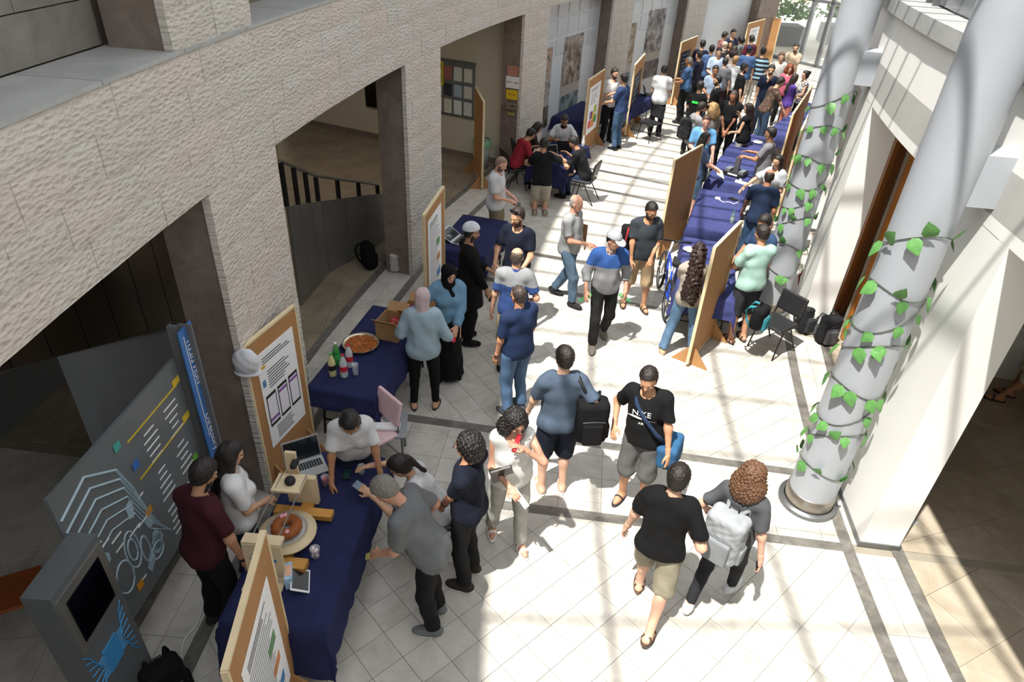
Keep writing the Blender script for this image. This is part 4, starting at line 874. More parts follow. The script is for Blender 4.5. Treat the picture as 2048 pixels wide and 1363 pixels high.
# ================================================================ FURNITURE AND THINGS
def PX(px, py, z=0.0): return (*F(px, py, z), z)
def hall_rz(a): return math.radians(90 - a)
def frame(a, r, z=0): return Matrix.Translation(pol(r, a, z)) @ Matrix.Rotation(hall_rz(a), 4, 'Z')   # +x far along the hall, +y towards the left wall
def ang_of(xy): return math.degrees(math.atan2(xy[1] - CY, CX - xy[0]))
TOPZ = .745
TOPS = {}
def cloth_mesh(L, W, drops, seed, wave=.018):
    r = random.Random(seed); n, m_ = 46, 26; dx0, dx1, dy0, dy1 = drops; P = []
    ph = [r.uniform(0, 6) for _ in range(6)]
    def axis(h_, d0, d1, n_): return [-h_ - d0 * (1 - k / 7) for k in range(7)] + [-h_ + 2 * h_ * k / n_ for k in range(n_ + 1)] + [h_ + d1 * (k + 1) / 7 for k in range(7)]
    for v in axis(W / 2, dy0, dy1, 14):
        row = []
        for u in axis(L / 2, dx0, dx1, 34):
            ox = max(0, abs(u) - L / 2); oy = max(0, abs(v) - W / 2); d = max(ox, oy) + .35 * min(ox, oy)
            x = math.copysign(min(abs(u), L / 2) + .12 * ox + .05 * oy * (ox > 0), u); y = math.copysign(min(abs(v), W / 2) + .12 * oy + .05 * ox * (oy > 0), v)
            if d > 0:
                wv = wave * min(1, d / .2) * (math.sin(11 * u + ph[0]) + .6 * math.sin(19 * v + ph[1]) + .5 * math.sin(23 * u + ph[2]))
                if oy > ox: y += math.copysign(abs(wv) + .004, v)
                else: x += math.copysign(abs(wv) + .004, u)
            z = TOPZ - d + (.0018 * math.sin(9 * u + ph[3]) * math.sin(13 * v + ph[4]) if d == 0 else 0)
            row.append((x, y, max(.02, z)))
        P.append(row)
    return MB().grid(P)
def sheer(): 
    if 'sheer blue cloth' in MATS: return MATS['sheer blue cloth']
    t = NT('sheer blue cloth'); t.b.inputs['Base Color'].default_value = (*lin('3a44a0'), 1); t.b.inputs['Roughness'].default_value = .85; t.b.inputs['Alpha'].default_value = .86; MATS['sheer blue cloth'] = t.m; return t.m
def table(key, a, r, L, W, drops, where, turn=0, mat=None):
    M0 = frame(a, r) @ Matrix.Rotation(math.radians(turn), 4, 'Z'); t = thing('folding_table', 'folding table under the blue cloth ' + where, 'table', group='folding tables'); t.matrix_world = M0
    MB().box((0, 0, .72), (L - .02, W - .02, .035)).build('table_top', plain('white table plastic', 'd8d8d6', .6), t)
    for sx in (-1, 1):
        for sy in (-1, 1): MB().tube([(sx * (L / 2 - .22), sy * (W / 2 - .08), .705), (sx * (L / 2 - .13), sy * (W / 2 - .07), 0)], .014).build('leg', M_BLACKM, t)
        MB().tube([(sx * (L / 2 - .15), -W / 2 + .07, .2), (sx * (L / 2 - .15), W / 2 - .07, .2)], .011).build('crossbar', M_BLACKM, t)
    c = link('tablecloth', cloth_mesh(L, W, drops, hash(key) % 99 + 1).mesh('tablecloth', mat or M_CLOTH, True)); c.matrix_world = M0
    tag(c, 'blue cloth draped over the folding table ' + where, 'tablecloth', 'blue tablecloths'); TOPS[key] = M0
table('T1', 2.78, 33.13, 1.83, .8, (.5, .2, .3, .28), 'with the cake machine'); table('T2', 7.4, 33.4, 1.8, .78, (.22, .2, .25, .25), 'with snacks and bottles', -4)
table('T3', 13.25, 33.1, 1.35, .78, (.25, .2, .3, .2), 'beside the white skullcap man')
q = F(1120, 305, .74); table('T4', ang_of(q), math.hypot(q[0] - CX, q[1] - CY), 1.5, .8, (.45, .2, .25, .25), 'where people sit and kneel')
q = F(1182, 226, .74); table('T5', ang_of(q), math.hypot(q[0] - CX, q[1] - CY) + .25, 1.8, .8, (.3, .3, .3, .3), 'behind the coloured poster board')
q = F(1292, 205, .74); table('T6', ang_of(q), math.hypot(q[0] - CX, q[1] - CY) + .5, 1.6, .8, (.3, .3, .3, .3), 'beside the white shirt man')
CB = fabric('3c4382')
for k, (a0, a1, wh) in enumerate(((11.8, 15.5, 'nearest in the right row, by the bicycle'), (16.4, 20.0, 'second in the right row, with cables'), (21.1, 24.3, 'third in the right row, with the robot'), (25.2, 28.2, 'fourth in the right row'), (29.2, 32.4, 'fifth in the right row'), (33.2, 36.4, 'farthest in the right row'))):
    table('R%d' % (k + 1), (a0 + a1) / 2, 29.46 if k < 4 else 28.98, math.radians(a1 - a0) * 29.4, .8, (.3, .15, .4, .3), wh, 0, CB)
def on(key, x, y, z=0): return TOPS[key] @ Matrix.Translation((x, y, TOPZ + .004 + z))
def at_px(px, py, z, rz=0): return Matrix.Translation(PX(px, py, z)) @ Matrix.Rotation(rz, 4, 'Z')
def rooted(name, label, cat, mw, group=None):
    t = thing(name, label, cat, group=group); t.matrix_world = mw; return t
# ---------------------------------------------------------------- poster boards
def board(label, p0, p1, hgt=1.8, poster=None, side=1, z0=.06, feet=True):
    p0, p1 = Vector((*p0, 0)), Vector((*p1, 0)); d = p1 - p0; Wd = d.length; rz = math.atan2(d.y, d.x)
    t = thing('poster_board', label, 'poster board', p0, rz, 'poster boards'); th = .028
    MB().box((Wd / 2, 0, z0 + (hgt - z0) / 2), (Wd - .02, th, hgt - z0 - .02)).build('panel', M_CORK, t)
    for nm, c, s_ in (('edge_strip', (Wd / 2, 0, hgt), (Wd, th + .012, .022)), ('edge_strip', (Wd / 2, 0, z0), (Wd, th + .012, .022)), ('edge_strip', (0, 0, (hgt + z0) / 2), (.022, th + .012, hgt - z0)), ('edge_strip', (Wd, 0, (hgt + z0) / 2), (.022, th + .012, hgt - z0))): MB().box(c, s_).build(nm, M_WOODE, t)
    if feet:
        for x in (.1, Wd - .1):
            for sg in (-1, 1): MB().add([(x - .01, sg * .016, .3), (x - .01, sg * .26, 0), (x - .01, sg * .016, 0), (x + .01, sg * .016, .3), (x + .01, sg * .26, 0), (x + .01, sg * .016, 0)], [(0, 1, 2), (5, 4, 3), (0, 3, 4, 1), (1, 4, 5, 2), (2, 5, 3, 0)]).build('foot', M_CORK, t)
    if poster:
        px0, pw, pz0, ph, style = poster; y = -side * (th / 2 + .004); sh = MB().box((px0 + pw / 2, y, pz0 + ph / 2), (pw, .004, ph)); po = sh.build('poster', M_PAPER if style != 'dark' else plain('dark poster', '20242c', .4), t)
        yy = y - side * .0032; ink = {}
        def rect(x, z, w_, h_, col):
            if w_ * h_ > .02: MB().box((px0 + x * pw + w_ * pw / 2, yy, pz0 + z * ph + h_ * ph / 2), (w_ * pw, .0012, h_ * ph)).build('printed_panel', plain('ink ' + col, col, .7, var=0), po); return
            ink.setdefault(col, MB()).box((px0 + x * pw + w_ * pw / 2, yy, pz0 + z * ph + h_ * ph / 2), (w_ * pw, .0012, h_ * ph))
        R = random.Random(len(label))
        for k in range(3): rect(.12, .93 - k * .025, R.uniform(.5, .76), .009, '30343c')
        if style == 'phones':
            for k in range(7): rect(.2, .78 - k * .028, R.uniform(.4, .6), .010, '4a4a52')
            for k in range(3):
                x = .06 + k * .31; rect(x, .22, .26, .34, '18181c'); MB().box((px0 + (x + .13) * pw, yy - side * .001, pz0 + .39 * ph), (.22 * pw, .001, .28 * ph)).build('printed_panel', plain('ink e9e6ee', 'e9e6ee', .7, var=0), po); ink.setdefault('8a5aa0', MB()).box((px0 + (x + .13) * pw, yy - side * .0016, pz0 + (.50 if k else .29) * ph), (.22 * pw, .001, .03 * ph))
            for k in range(6): rect(.2, .17 - k * .025, R.uniform(.4, .6), .009, '4a4a52')
            rect(.06, .84, .12, .03, 'd8b23a'); rect(.05, .66, .08, .07, '5a7fb0')
        elif style == 'colour':
            for k in range(8): rect(.15, .82 - k * .03, R.uniform(.4, .7), .008, '8a8a90')
            for x, z, c in ((.12, .12, 'd8503c'), (.2, .3, '7a4a8c'), (.42, .25, 'd9c23a'), (.55, .38, 'a8c24a'), (.62, .16, '4f9a5c'), (.4, .1, 'e08a3a')): rect(x, z, .24, .16, c)
        elif style == 'dark':
            for k in range(6): rect(.1 + .12 * (k % 2), .85 - k * .14, .6, .05, '6a788c')
        elif style == 'photos':
            for i in range(2):
                for j in range(2): rect(.14 + .4 * i, .28 + .2 * j, .32, .16, ('2a3a7c', '44485a', '5a6a94', '353a48')[i * 2 + j])
            for k in range(8): rect(.2, .82 - k * .03, R.uniform(.4, .6), .008, '6a7080')
        elif style == 'diagram':
            for k in range(7): rect(R.uniform(.1, .7), .1 + k * .09, .16, .035, R.choice(['b04848', '30323a', '4a6a9a']))
            for k in range(5): rect(.2, .84 - k * .03, R.uniform(.4, .6), .008, '6a7080')
        else:
            for k in range(22): rect(.1, .84 - k * .035, R.uniform(.5, .8), .008, '63666e')
            for k in range(3): rect(.6, .15 + k * .2, .25, .08, ('4a86c0', 'd08a5a', '6a9a6a')[k])
        for c, mb in ink.items(): mb.build('printed_ink', plain('ink ' + c, c, .7, var=0), po, kind='stuff')
    return t
def top_px(a, b, hgt=1.8): return F(*a, hgt), F(*b, hgt)
board('cardboard poster board with three phone screens on its white poster', (-2.40, 4.88), (-2.17, 5.64), 1.8, (.12, .58, .5, 1.12, 'phones'))
board('poster board at the bottom edge seen from above beside the cake table', (-1.42, 1.95), (-1.53, 2.88), 1.8, (.12, .66, .4, 1.15, 'text'))
board('poster board with scientific poster left of the white skullcap man', (-1.22, 7.98), (-1.09, 9.02), 1.8, (.14, .7, .45, 1.2, 'text'))
board('dark backed poster board by the rubbish bin', (-.82, 13.55), (-1.08, 14.75))
board('poster board with red yellow and green graphic', *top_px((1178, 160), (1210, 138)), 1.8, (.14, .9, .5, 1.1, 'colour'))
board('poster board with dark poster beside the blue t-shirt and jeans man', *top_px((1270, 130), (1290, 107)), 1.8, (.2, 1.1, .5, 1.0, 'dark'))
board('poster board leaning by the wall with four small pictures', *top_px((1313, 27), (1347, 23)), 1.8, (.3, .75, .75, .9, 'photos'))
board('poster board in front of the older man in blue polo', *top_px((1363, 85), (1395, 72)), 1.8, (.15, .9, .7, .8, 'dark'))
board('poster board with a flow diagram at the far wall', *top_px((1397, 14), (1430, 8)), 1.8, (.15, .9, .6, 1.0, 'diagram'))
board('poster board with white poster behind the dark red t-shirt man', *top_px((1497, 47), (1530, 38)), 1.8, (.3, .9, .5, 1.1, 'text'))
board('large plain brown board by the glass door', *top_px((1505, 27), (1563, 38)), 1.8)
board('plain brown board beside the long-haired woman with the plate', (2.45, 10.76), (3.08, 11.66))
board('nearest plain brown board on the right behind the curly-haired woman', (2.40, 7.55), (2.94, 8.42))
board('brown board behind the grey t-shirt man at the right tables', *top_px((1586, 228), (1624, 172)))
board('pale edged board closest to the ivy column behind the right tables', *top_px((1602, 262), (1634, 196)))
# ---------------------------------------------------------------- generic builders
def sdf_part(name, prims, h, mat, parent, k=.02, noise=None, cut=None): 
    V, Q = grow(prims, h, k, cut, noise); return link(name, to_mesh(name, V, Q, [mat]), parent)
def backpack(label, mw, col='1b1b1e', acc=None, W=.30, D=.17, Hh=.46, h=.011, name='backpack', straps=True):
    t = rooted(name, label, 'backpack', mw); m0 = fabric(col); m1 = fabric(acc or col)
    b = sdf_part('main_bag', [('b', v3(0, 0, Hh / 2), I3, v3(W / 2 - .06, D / 2 - .05, Hh / 2 - .07), .055), ('e', v3(0, 0, Hh * .4), I3, v3(W / 2, D / 2 + .01, Hh * .42))], h, m0, t, .04, (.003, 60))
    sdf_part('front_pocket', [('b', v3(0, -D / 2 - .015, Hh * .32), I3, v3(W / 2 - .085, .012, Hh * .2), .025)], h, m1, t)
    sdf_part('side_pocket', [('b', v3(W / 2 - .005, 0, Hh * .26), I3, v3(.01, D / 2 - .06, Hh * .13), .018)], h, m1, t)
    MB().tube([(-.04, D / 2 - .05, Hh - .02), (-.035, D / 2 - .05, Hh + .035), (.035, D / 2 - .05, Hh + .035), (.04, D / 2 - .05, Hh - .02)], .008, 6).build('grab_handle', M_BLACK, t)
    MB().tube([(-W / 2 + .05, -D / 2 - .03, Hh * .62), (0, -D / 2 - .045, Hh * .66), (W / 2 - .05, -D / 2 - .03, Hh * .62)], .004, 5).build('zip', M_ALU, t)
    if straps:
        for sg in (-1, 1): MB().tube([(sg * .06, D / 2 - .02, Hh - .03), (sg * .085, D / 2 + .05, Hh - .04), (sg * .1, D / 2 + .09, Hh * .7), (sg * .11, D / 2 + .05, Hh * .35), (sg * .11, D / 2 - .02, Hh * .1)], .016, 8).build('shoulder_strap', m1, t, True)
    return t
def worn(key, label, col, acc=None, dx=0, dy=-.235, zb=.98, **kw):
    p = PEOPLE[key]; R4 = p['RT'].to_4x4(); o = p['T'](dx, dy, zb); return backpack(label, Matrix.Translation(o) @ R4, col, acc, **kw)
worn('bluetee', 'black backpack hanging from the right shoulder of the blue-grey t-shirt man', '18181a', dx=.29, dy=-.12, zb=.78, Hh=.52, W=.32, D=.2)
_p = PEOPLE['bluetee']; _b = [o for o in bpy.data.objects if o.name == 'backpack'][0]; _i = _b.matrix_world.inverted() if False else (Matrix.Translation(_p['T'](.29, -.12, .78)) @ _p['RT'].to_4x4()).inverted()
MB().tube([_i @ _p['T'](*q) for q in ((.25, -.1, 1.28), (.2, -.12, 1.36), (.14, -.09, 1.465), (.135, .0, 1.49), (.15, .08, 1.42), (.22, .08, 1.3), (.27, .0, 1.22))], .02, 8).build('shoulder_strap', M_BLACK, _b, True)
worn('greypack', 'pale grey rolltop backpack on the curly brown-haired woman', 'a3a8ac', '8f9498', Hh=.5, W=.33, D=.2, zb=.9, dy=-.26)
worn('redpack', 'red and black backpack on the man in khaki shorts', '1c1a1c', 'b3222c', dx=.17, dy=-.19, zb=.85)
worn('packman', 'dark grey backpack on the bearded man walking right', '2c2d30', zb=.98, h=.016)
def strap_over(key, label, col, bagcol, h=.012):
    p = PEOPLE[key]; t = rooted('shoulder_bag', label, 'bag', Matrix.Translation(p['T'](-.26, -.03, .68)) @ p['RT'].to_4x4())
    sdf_part('bag_body', [('b', v3(0, 0, .13), I3, v3(.06, .13, .09), .04)], h, fabric(bagcol), t, .02, (.004, 50)); sdf_part('bag_flap', [('b', v3(-.07, 0, .16), I3, v3(.006, .13, .06), .015)], h, fabric('1d1f26'), t)
    inv = t.matrix_world.inverted(); pts = [inv @ p['T'](*q) for q in ((-.24, .03, .92), (-.15, .15, 1.1), (-.02, .155, 1.26), (.07, .12, 1.38), (.105, .05, 1.475), (.09, -.06, 1.46), (-.05, -.155, 1.25), (-.22, -.12, .95))]
    MB().tube(pts, .022, 8).build('strap', fabric(col), t, True)
strap_over('swoosh', 'blue shoulder bag with dark blue strap on the black logo t-shirt man', '27395c', '2b6496')
# white logo on the black t-shirt: lettering with a curved tick, drawn as raised print
p = PEOPLE['swoosh']; m4 = Matrix.Translation(p['T'](.01, .0, 1.27)) @ p['RT'].to_4x4()
logo = MB(); n = 16
for i in range(n):
    def edge(t_): x = -.14 + .28 * t_; return x, .036 * (1 - t_) ** 2 - .018 + .03 * t_ ** 2 * .4, .036 * math.sin(math.pi * min(1, t_ * 1.2)) * (1 - t_) + .001
    a, b = edge(i / n), edge((i + 1) / n); f = lambda x, z: (-x, .136 + .012 * math.cos(x * 12), z)
    logo.add([f(a[0], a[1] - .03), f(b[0], b[1] - .03), f(b[0], b[1] - .03 + b[2]), f(a[0], a[1] - .03 + a[2])], [(0, 1, 2, 3)])
lt = logo.build('shirt_logo', plain('white print', 'f0f0f0', .8, var=0), p['root']); lt.matrix_local = p['root'].matrix_world.inverted() @ m4 if False else Matrix.Identity(4)
lt.matrix_local = p['M'].inverted() @ m4
for bod, sz, dz in (('NIKE', .085, .03), ('AIR', .036, -.085)):
    text_mesh(bod, sz, plain('white print', 'f0f0f0', .8, var=0), 'shirt_lettering', p['root'], p['M'].inverted() @ m4 @ Matrix.Translation((0, .146, dz)) @ Matrix.Rotation(math.pi, 4, 'Z') @ Matrix.Rotation(math.pi / 2, 4, 'X'))
p = PEOPLE['greenlogo']; gl = MB().box((0, 0, 0), (.15, .006, .05)).build('shirt_print', plain('green print', '2fe04a', .7, var=0), p['root']); gl.matrix_local = p['M'].inverted() @ Matrix.Translation(p['T'](0, -.14, 1.3)) @ p['RT'].to_4x4()
for px, py, lab, col, acc, rz, z in ((738, 535, 'black backpack leaning on the steel stair parapet', '121214', None, 2.2, 0), (1606, 660, 'dark grey backpack lying between the chair and the black backpack', '2a2b2e', '3a3b3f', .4, 0), (1648, 684, 'black and grey backpack standing at the foot of the brown door frame', '222326', '55575c', .2, 0),
                                     (1612, 588, 'black backpack with red bottles behind the ivy column', '1b1b1d', 'c02a2a', 1.0, 0), (345, 1395, 'black backpack at the bottom edge below the kiosk', '0f0f11', None, .8, 0)):
    backpack(lab, at_px(px, py, z, rz), col, acc)
# ---------------------------------------------------------------- chairs
def chair(label, mw, col=M_PLAST, legm=M_BLACKM, pinkround=False):
    t = rooted('chair', label, 'chair', mw, 'stacking chairs')
    sdf_part('seat', [('b', v3(0, 0, .455), I3, v3(.2, .19, .004), .018)], .014, col, t)
    sdf_part('backrest', [('b', v3(0, -.235, .70), rotm('X', 12), v3(.19, .004, .13), .018)], .014, col, t)
    for sx in (-1, 1):
        MB().tube([(sx * .215, .2, .0), (sx * .2, .1, .44)], .011).build('leg', legm, t); MB().tube([(sx * .215, -.3, .0), (sx * .2, -.05, .44)], .011).build('leg', legm, t)
        MB().tube([(sx * .2, .17, .44), (sx * .2, -.19, .44), (sx * .195, -.27, .82)], .011).build('side_frame', legm, t)
    return t
def face(xy, yaw): 
    dv = Vector(xy).normalized(); a = math.radians(yaw); d = (dv.x * math.cos(a) + dv.y * math.sin(a), -dv.x * math.sin(a) + dv.y * math.cos(a)); return math.atan2(-d[0], d[1])
def chair_px(label, px, py, yaw, **kw): q = F(px, py); return chair(label, Matrix.Translation((*q, 0)) @ Matrix.Rotation(face(q, yaw), 4, 'Z'), **kw)
chair_px('empty black chair holding a teal and black bag beside the mint t-shirt man', 1537, 698, -150); chair_px('empty black chair in front of the dark poster board', 1295, 280, -140)
for k, lab in (('redtee', 'black chair under the red t-shirt man'), ('blacksit', 'black chair under the man in black at the right of the study table'), ('whitepolo', 'chair under the white polo man'), ('darkgirl', 'chair behind the red t-shirt man'), ('legs', 'chair under the person out of view at the right')):
    chair(lab, PEOPLE[k]['M'])
chair('dark chair under the woman with tied hair at the cake table', PEOPLE['ponytail']['M'])
ck = plain('pale pink plastic', 'd9b8bd', .5); chair_px('pale pink plastic chair behind the leaning woman', 748, 928, -120, col=ck, legm=M_ALU)
q = F(1522, 640, .49); backpack('black bag with teal straps resting on the empty black chair', at_px(1513, 655, .49, .9), '17181b', '2f9fb0', W=.3, D=.16, Hh=.36)
# ---------------------------------------------------------------- cake machine and things on the cake table
PW = plain('pale plywood', 'd2bf9c', .7, var=.08); OW = plain('orange pine', 'b9853f', .6, var=.12)
tm = rooted('cake_machine', 'homemade wooden cake decorating machine with turntable and two towers', 'machine', on('T1', -.1, .12))
MB().box((0, -.02, .035), (.85, .1, .05)).build('base_beam', OW, tm); MB().box((.2, -.02, .06), (.09, .5, .05)).build('base_beam', OW, tm); MB().box((-.32, -.05, .05), (.1, .34, .06)).build('base_beam', OW, tm)
MB().lathe([(.001, .105), (.23, .105), (.232, .12), (.001, .12)], (-.06, .02, 0), 40).build('turntable', PW, tm, True)
MB().box((.34, .02, .2), (.05, .26, .3)).build('rear_tower', PW, tm); MB().box((.37, .09, .42), (.03, .09, .34)).build('camera_post', PW, tm); MB().box((.2, .06, .4), (.2, .24, .02)).build('nozzle_plate', PW, tm)
sdf_part('nozzle', [('c', v3(.2, .05, .43), v3(.2, .05, .33), .045, .02), ('c', v3(.36, .05, .5), v3(.3, .05, .5), .03, .028)], .008, M_BLACK, tm)
MB().box((-.43, .05, .22), (.02, .3, .36)).build('front_tower', PW, tm); MB().box((-.39, .05, .405), (.09, .3, .03)).build('front_shelf', PW, tm); MB().box((-.5, .05, .03), (.16, .3, .02)).build('candy_tray', PW, tm)
for y in (-.05, .15): MB().tube([(-.4, y, .39), (.3, y, .41)], .006, 6).build('guide_rod', M_STEEL, tm)
pn = MB(); pn.lathe([(.001, 0), (.1, 0), (.1, .006), (.001, .006)], (0, 0, 0), 20)
dm = plain('blue drawing', '3f7fb4', .7, var=0); 
for c, s_ in (((-.4425, .05, .24), (.003, .2, .03)), ((-.4425, .05, .19), (.003, .12, .04)), ((-.4425, .05, .13), (.003, .03, .1)), ((-.4425, .05, .085), (.003, .1, .02)), ((-.4425, .05, .29), (.003, .16, .03))): MB().box(c, s_).build('painted_cake', dm, tm)
pl_ = rooted('cake_plate', 'clear round dish holding the ring cake on the turntable', 'plate', on('T1', -.16, .14, .122)); MB().lathe([(.001, 0), (.13, 0), (.165, .03), (.168, .032), (.13, .006), (.001, .006)], n=32).build('dish', glassm('clear dish', 'e6ebec', .45), pl_, True)
V = []; nn, mm_ = 48, 14; P_ = []
for i in range(nn + 1):
    a = 2 * math.pi * i / nn; row = []
    for j in range(mm_ + 1):
        b = 2 * math.pi * j / mm_; rr = .078 + (.047 + .003 * math.sin(a * 12)) * math.cos(b); row.append((rr * math.cos(a), rr * math.sin(a), .05 + .042 * math.sin(b)))
    P_.append(row)
ckk = rooted('ring_cake', 'brown ring cake with pink icing on the turntable', 'cake', on('T1', -.16, .14, .13)); MB().grid(P_).build('cake_ring', plain('brown cake crust', '8a4a1c', .7, var=.2, vs=20), ckk, True)
for a in (.4, .7, 3.6): sdf_part('pink_icing', [('e', v3(.09 * math.cos(a), .09 * math.sin(a), .092), I3, v3(.022, .018, .01))], .005, plain('pink icing', 'e0a0ac', .5), ckk)
def candy_cup(label, mw, cols, rad=.035, hgt=.09, fillz=.6):
    t = rooted('plastic_cup', label, 'cup', mw, 'plastic cups'); MB().lathe([(.001, 0), (rad * .75, 0), (rad, hgt), (rad * 1.04, hgt), (rad * .97, hgt - .003), (rad * .72, .004), (.001, .004)], n=20).build('cup', glassm('clear cup plastic', 'e4e9ec', .35), t, True)
    if cols:
        b = {c: [] for c in cols}
        for _ in range(26): b[random.choice(cols)].append(('e', v3(random.uniform(-.6, .6) * rad, random.uniform(-.6, .6) * rad, random.uniform(.12, fillz) * hgt + .01), I3, v3(.010, .010, .008)))
        for c, pr in b.items():
            if pr: sdf_part('sweets', pr, .005, plain('sweet ' + c, c, .5), t, .002)
candy_cup('clear cup of pink marshmallows on the cake table', at_px(632, 1112, TOPZ + .004), ['e8c9cf', 'f0e2e0'], .04, .1, .95); candy_cup('small cup of nuts on the machine tray', on('T1', -.6, .24, .045), ['b08850'], .03, .05); candy_cup('small cup of green and yellow sweets on the machine tray', on('T1', -.6, .16, .045), ['c9c22a', '3a8a3a', '1b1b1b'], .032, .05, 1)
candy_cup('small cup of red and orange sweets on the machine tray', on('T1', -.6, .08, .045), ['d0521e', 'a02020', '1b1b1b'], .032, .05, 1); candy_cup('empty clear cup by the leaning woman', at_px(724, 945, TOPZ + .004), None); candy_cup('clear cup with pink sweets beside the laptop', at_px(652, 968, TOPZ + .004), ['e88a94', 'e05a68'], .036, .1, .7)
def laptop(label, mw, silver=True, op=105):
    t = rooted('laptop', label, 'laptop', mw); c = plain('silver laptop', 'c4c6c8', .35, .6, 0) if silver else M_PLAST
    MB().box((0, 0, .009), (.34, .235, .014)).build('base', c, t); kb = MB()
    for i in range(12):
        for j in range(4): kb.box((-.135 + i * .0245, -.0 + j * .024, .0175), (.019, .019, .003))
    kb.build('keyboard', M_BLACK, t); a = math.radians(op); R3 = Matrix.Rotation(math.radians(op - 90), 3, 'X')
    MB().box(Vector((0, .117, .016)) + R3.inverted() @ Vector((0, 0, .115)), (.34, .009, .23), R=R3.inverted()).build('screen_lid', c, t); MB().box(Vector((0, .117, .016)) + R3.inverted() @ Vector((0, -.0055, .117)), (.315, .002, .2), R=R3.inverted()).build('screen', plain('dark screen', '1c2226', .12, var=0), t)
laptop('silver laptop open on the cake table before the phone poster', Matrix.Translation(PX(615, 938, TOPZ + .004)) @ Matrix.Rotation(.55, 4, 'Z')); laptop('laptop on the blue table beside the white skullcap man', at_px(925, 482, TOPZ + .004, 1.2), True, 150)
laptop('black laptop in front of the white polo man', at_px(1128, 300, TOPZ + .004, math.pi), False, 100); laptop('open laptop shared by the kneeling man and the man in black', at_px(1105, 318, TOPZ + .004, .4), True, 110)
laptop('black laptop on the table beside the white shirt man', at_px(1298, 190, TOPZ + .004, 1.6), False)
def slab(name, label, cat, mw, size, col, scr='14181c', group=None):
    t = rooted(name, label, cat, mw, group); MB().box((0, 0, size[2] / 2), size).build('case', plain('case ' + col, col, .4, var=0), t); MB().box((0, 0, size[2] + .0008), (size[0] * .88, size[1] * .86, .0016)).build('screen', plain('screen ' + scr, scr, .12, var=0), t); return t
slab('tablet', 'white tablet propped at the near end of the cake table', 'tablet', at_px(600, 1160, TOPZ + .04, .25) @ Matrix.Rotation(.5, 4, 'Y'), (.15, .21, .009), 'e8e8ea', '23211f'); 
t = rooted('snack_box', 'small printed snack box behind the white tablet', 'box', at_px(580, 1160, TOPZ + .004, .3)); MB().box((0, 0, .06), (.06, .16, .12)).build('carton', plain('printed carton', '9fc0d8', .6, var=.3, vs=40), t); MB().box((0, 0, .121), (.05, .1, .002)).build('printed_label', plain('carton label', 'd8a890', .6), t)
slab('phone', 'black phone lying before the leaning woman', 'phone', at_px(694, 948, TOPZ + .004, .1), (.075, .15, .008), '101113', '1f3a40')
# cardboard crates, bowl, bottles on the snack table
def crate(label, mw, fillc):
    t = rooted('cardboard_box', label, 'box', mw); cm = plain('cardboard', 'a9835a', .85, var=.08)
    for c, s_ in (((0, .14, .12), (.3, .008, .24)), ((0, -.14, .12), (.3, .008, .24)), ((.15, 0, .12), (.008, .28, .24)), ((-.15, 0, .12), (.008, .28, .24)), ((0, 0, .005), (.3, .28, .008))): MB().box(c, s_).build('side', cm, t)
    for sg in (-1, 1): MB().box((sg * .2, 0, .28), (.12, .27, .006), R=Matrix.Rotation(sg * -.8, 3, 'Y')).build('flap', cm, t)
    for k in range(10): sdf_part('wrapped_sweet', [('b', v3(random.uniform(-.09, .09), random.uniform(-.09, .09), .16 + random.uniform(0, .04)), rotm('Z', random.uniform(0, 180)), v3(.045, .012, .006), .006)], .008, plain('wrapper ' + fillc[k % len(fillc)], fillc[k % len(fillc)], .4), t)
crate('open cardboard box of ice pops nearest the edge of the snack table', at_px(785, 668, TOPZ + .004, 1.3), ['b02a3a', '8a5a3a']); crate('second cardboard box of colourful wrapped ice pops beside the pink headscarf woman', at_px(830, 648, TOPZ + .004, 1.35), ['e0502a', 'd83a7a', 'e8a02a', '7a3a9a'])
tb = rooted('snack_bowl', 'round foil-rimmed bowl of orange snacks on the blue table', 'bowl', at_px(722, 692, TOPZ + .004)); MB().lathe([(.001, 0), (.15, 0), (.21, .05), (.216, .055), (.2, .046), (.15, .008), (.001, .008)], n=36).build('bowl', plain('foil tray', 'c8c0a8', .3, .7, .1), tb, True)
sn = MB()
for _ in range(700):
    a, r_ = random.uniform(0, 6.28), .185 * math.sqrt(random.random()); c = Vector((r_ * math.cos(a), r_ * math.sin(a), .035 + .025 * (1 - (r_ / .19) ** 2) + random.uniform(-.006, .006))); d = Vector((random.uniform(-1, 1), random.uniform(-1, 1), random.uniform(-.4, .4))).normalized() * .016; sn.tube([c - d, c + d], .004, 4)
sn.build('snack_sticks', plain('orange snack', 'b4682a', .7, var=.3, vs=30), tb, kind='stuff')
def bottle(label, mw, liq, capc, lab, rad=.042, hgt=.3, alpha=.55):
    t = rooted('drink_bottle', label, 'bottle', mw, 'drink bottles'); MB().lathe([(.001, .002), (rad * .9, .002), (rad, .015), (rad, hgt * .58), (rad * .92, hgt * .64), (rad * .6, hgt * .8), (.014, hgt * .9), (.014, hgt * .95)], n=20).build('bottle_body', glassm('bottle ' + liq, liq, alpha), t, True)
    MB().lathe([(.001, hgt * .99), (.016, hgt * .99), (.016, hgt * .93), (.001, hgt * .93)], n=14).build('cap', plain('cap ' + capc, capc, .4, var=0), t); MB().lathe([(rad + .001, hgt * .28), (rad + .001, hgt * .5)], n=20).build('paper_label', plain('label ' + lab, lab, .5, var=.1), t, True)
bottle('pale lemonade bottle with black label and green cap', at_px(666, 750, TOPZ + .004), 'd8cf98', '4aa84a', '1c1c1a', alpha=.9); bottle('green soda bottle with white cap behind the lemonade', at_px(675, 728, TOPZ + .004), '3aa04a', 'e8e8e8', '4ab85a', alpha=.7)
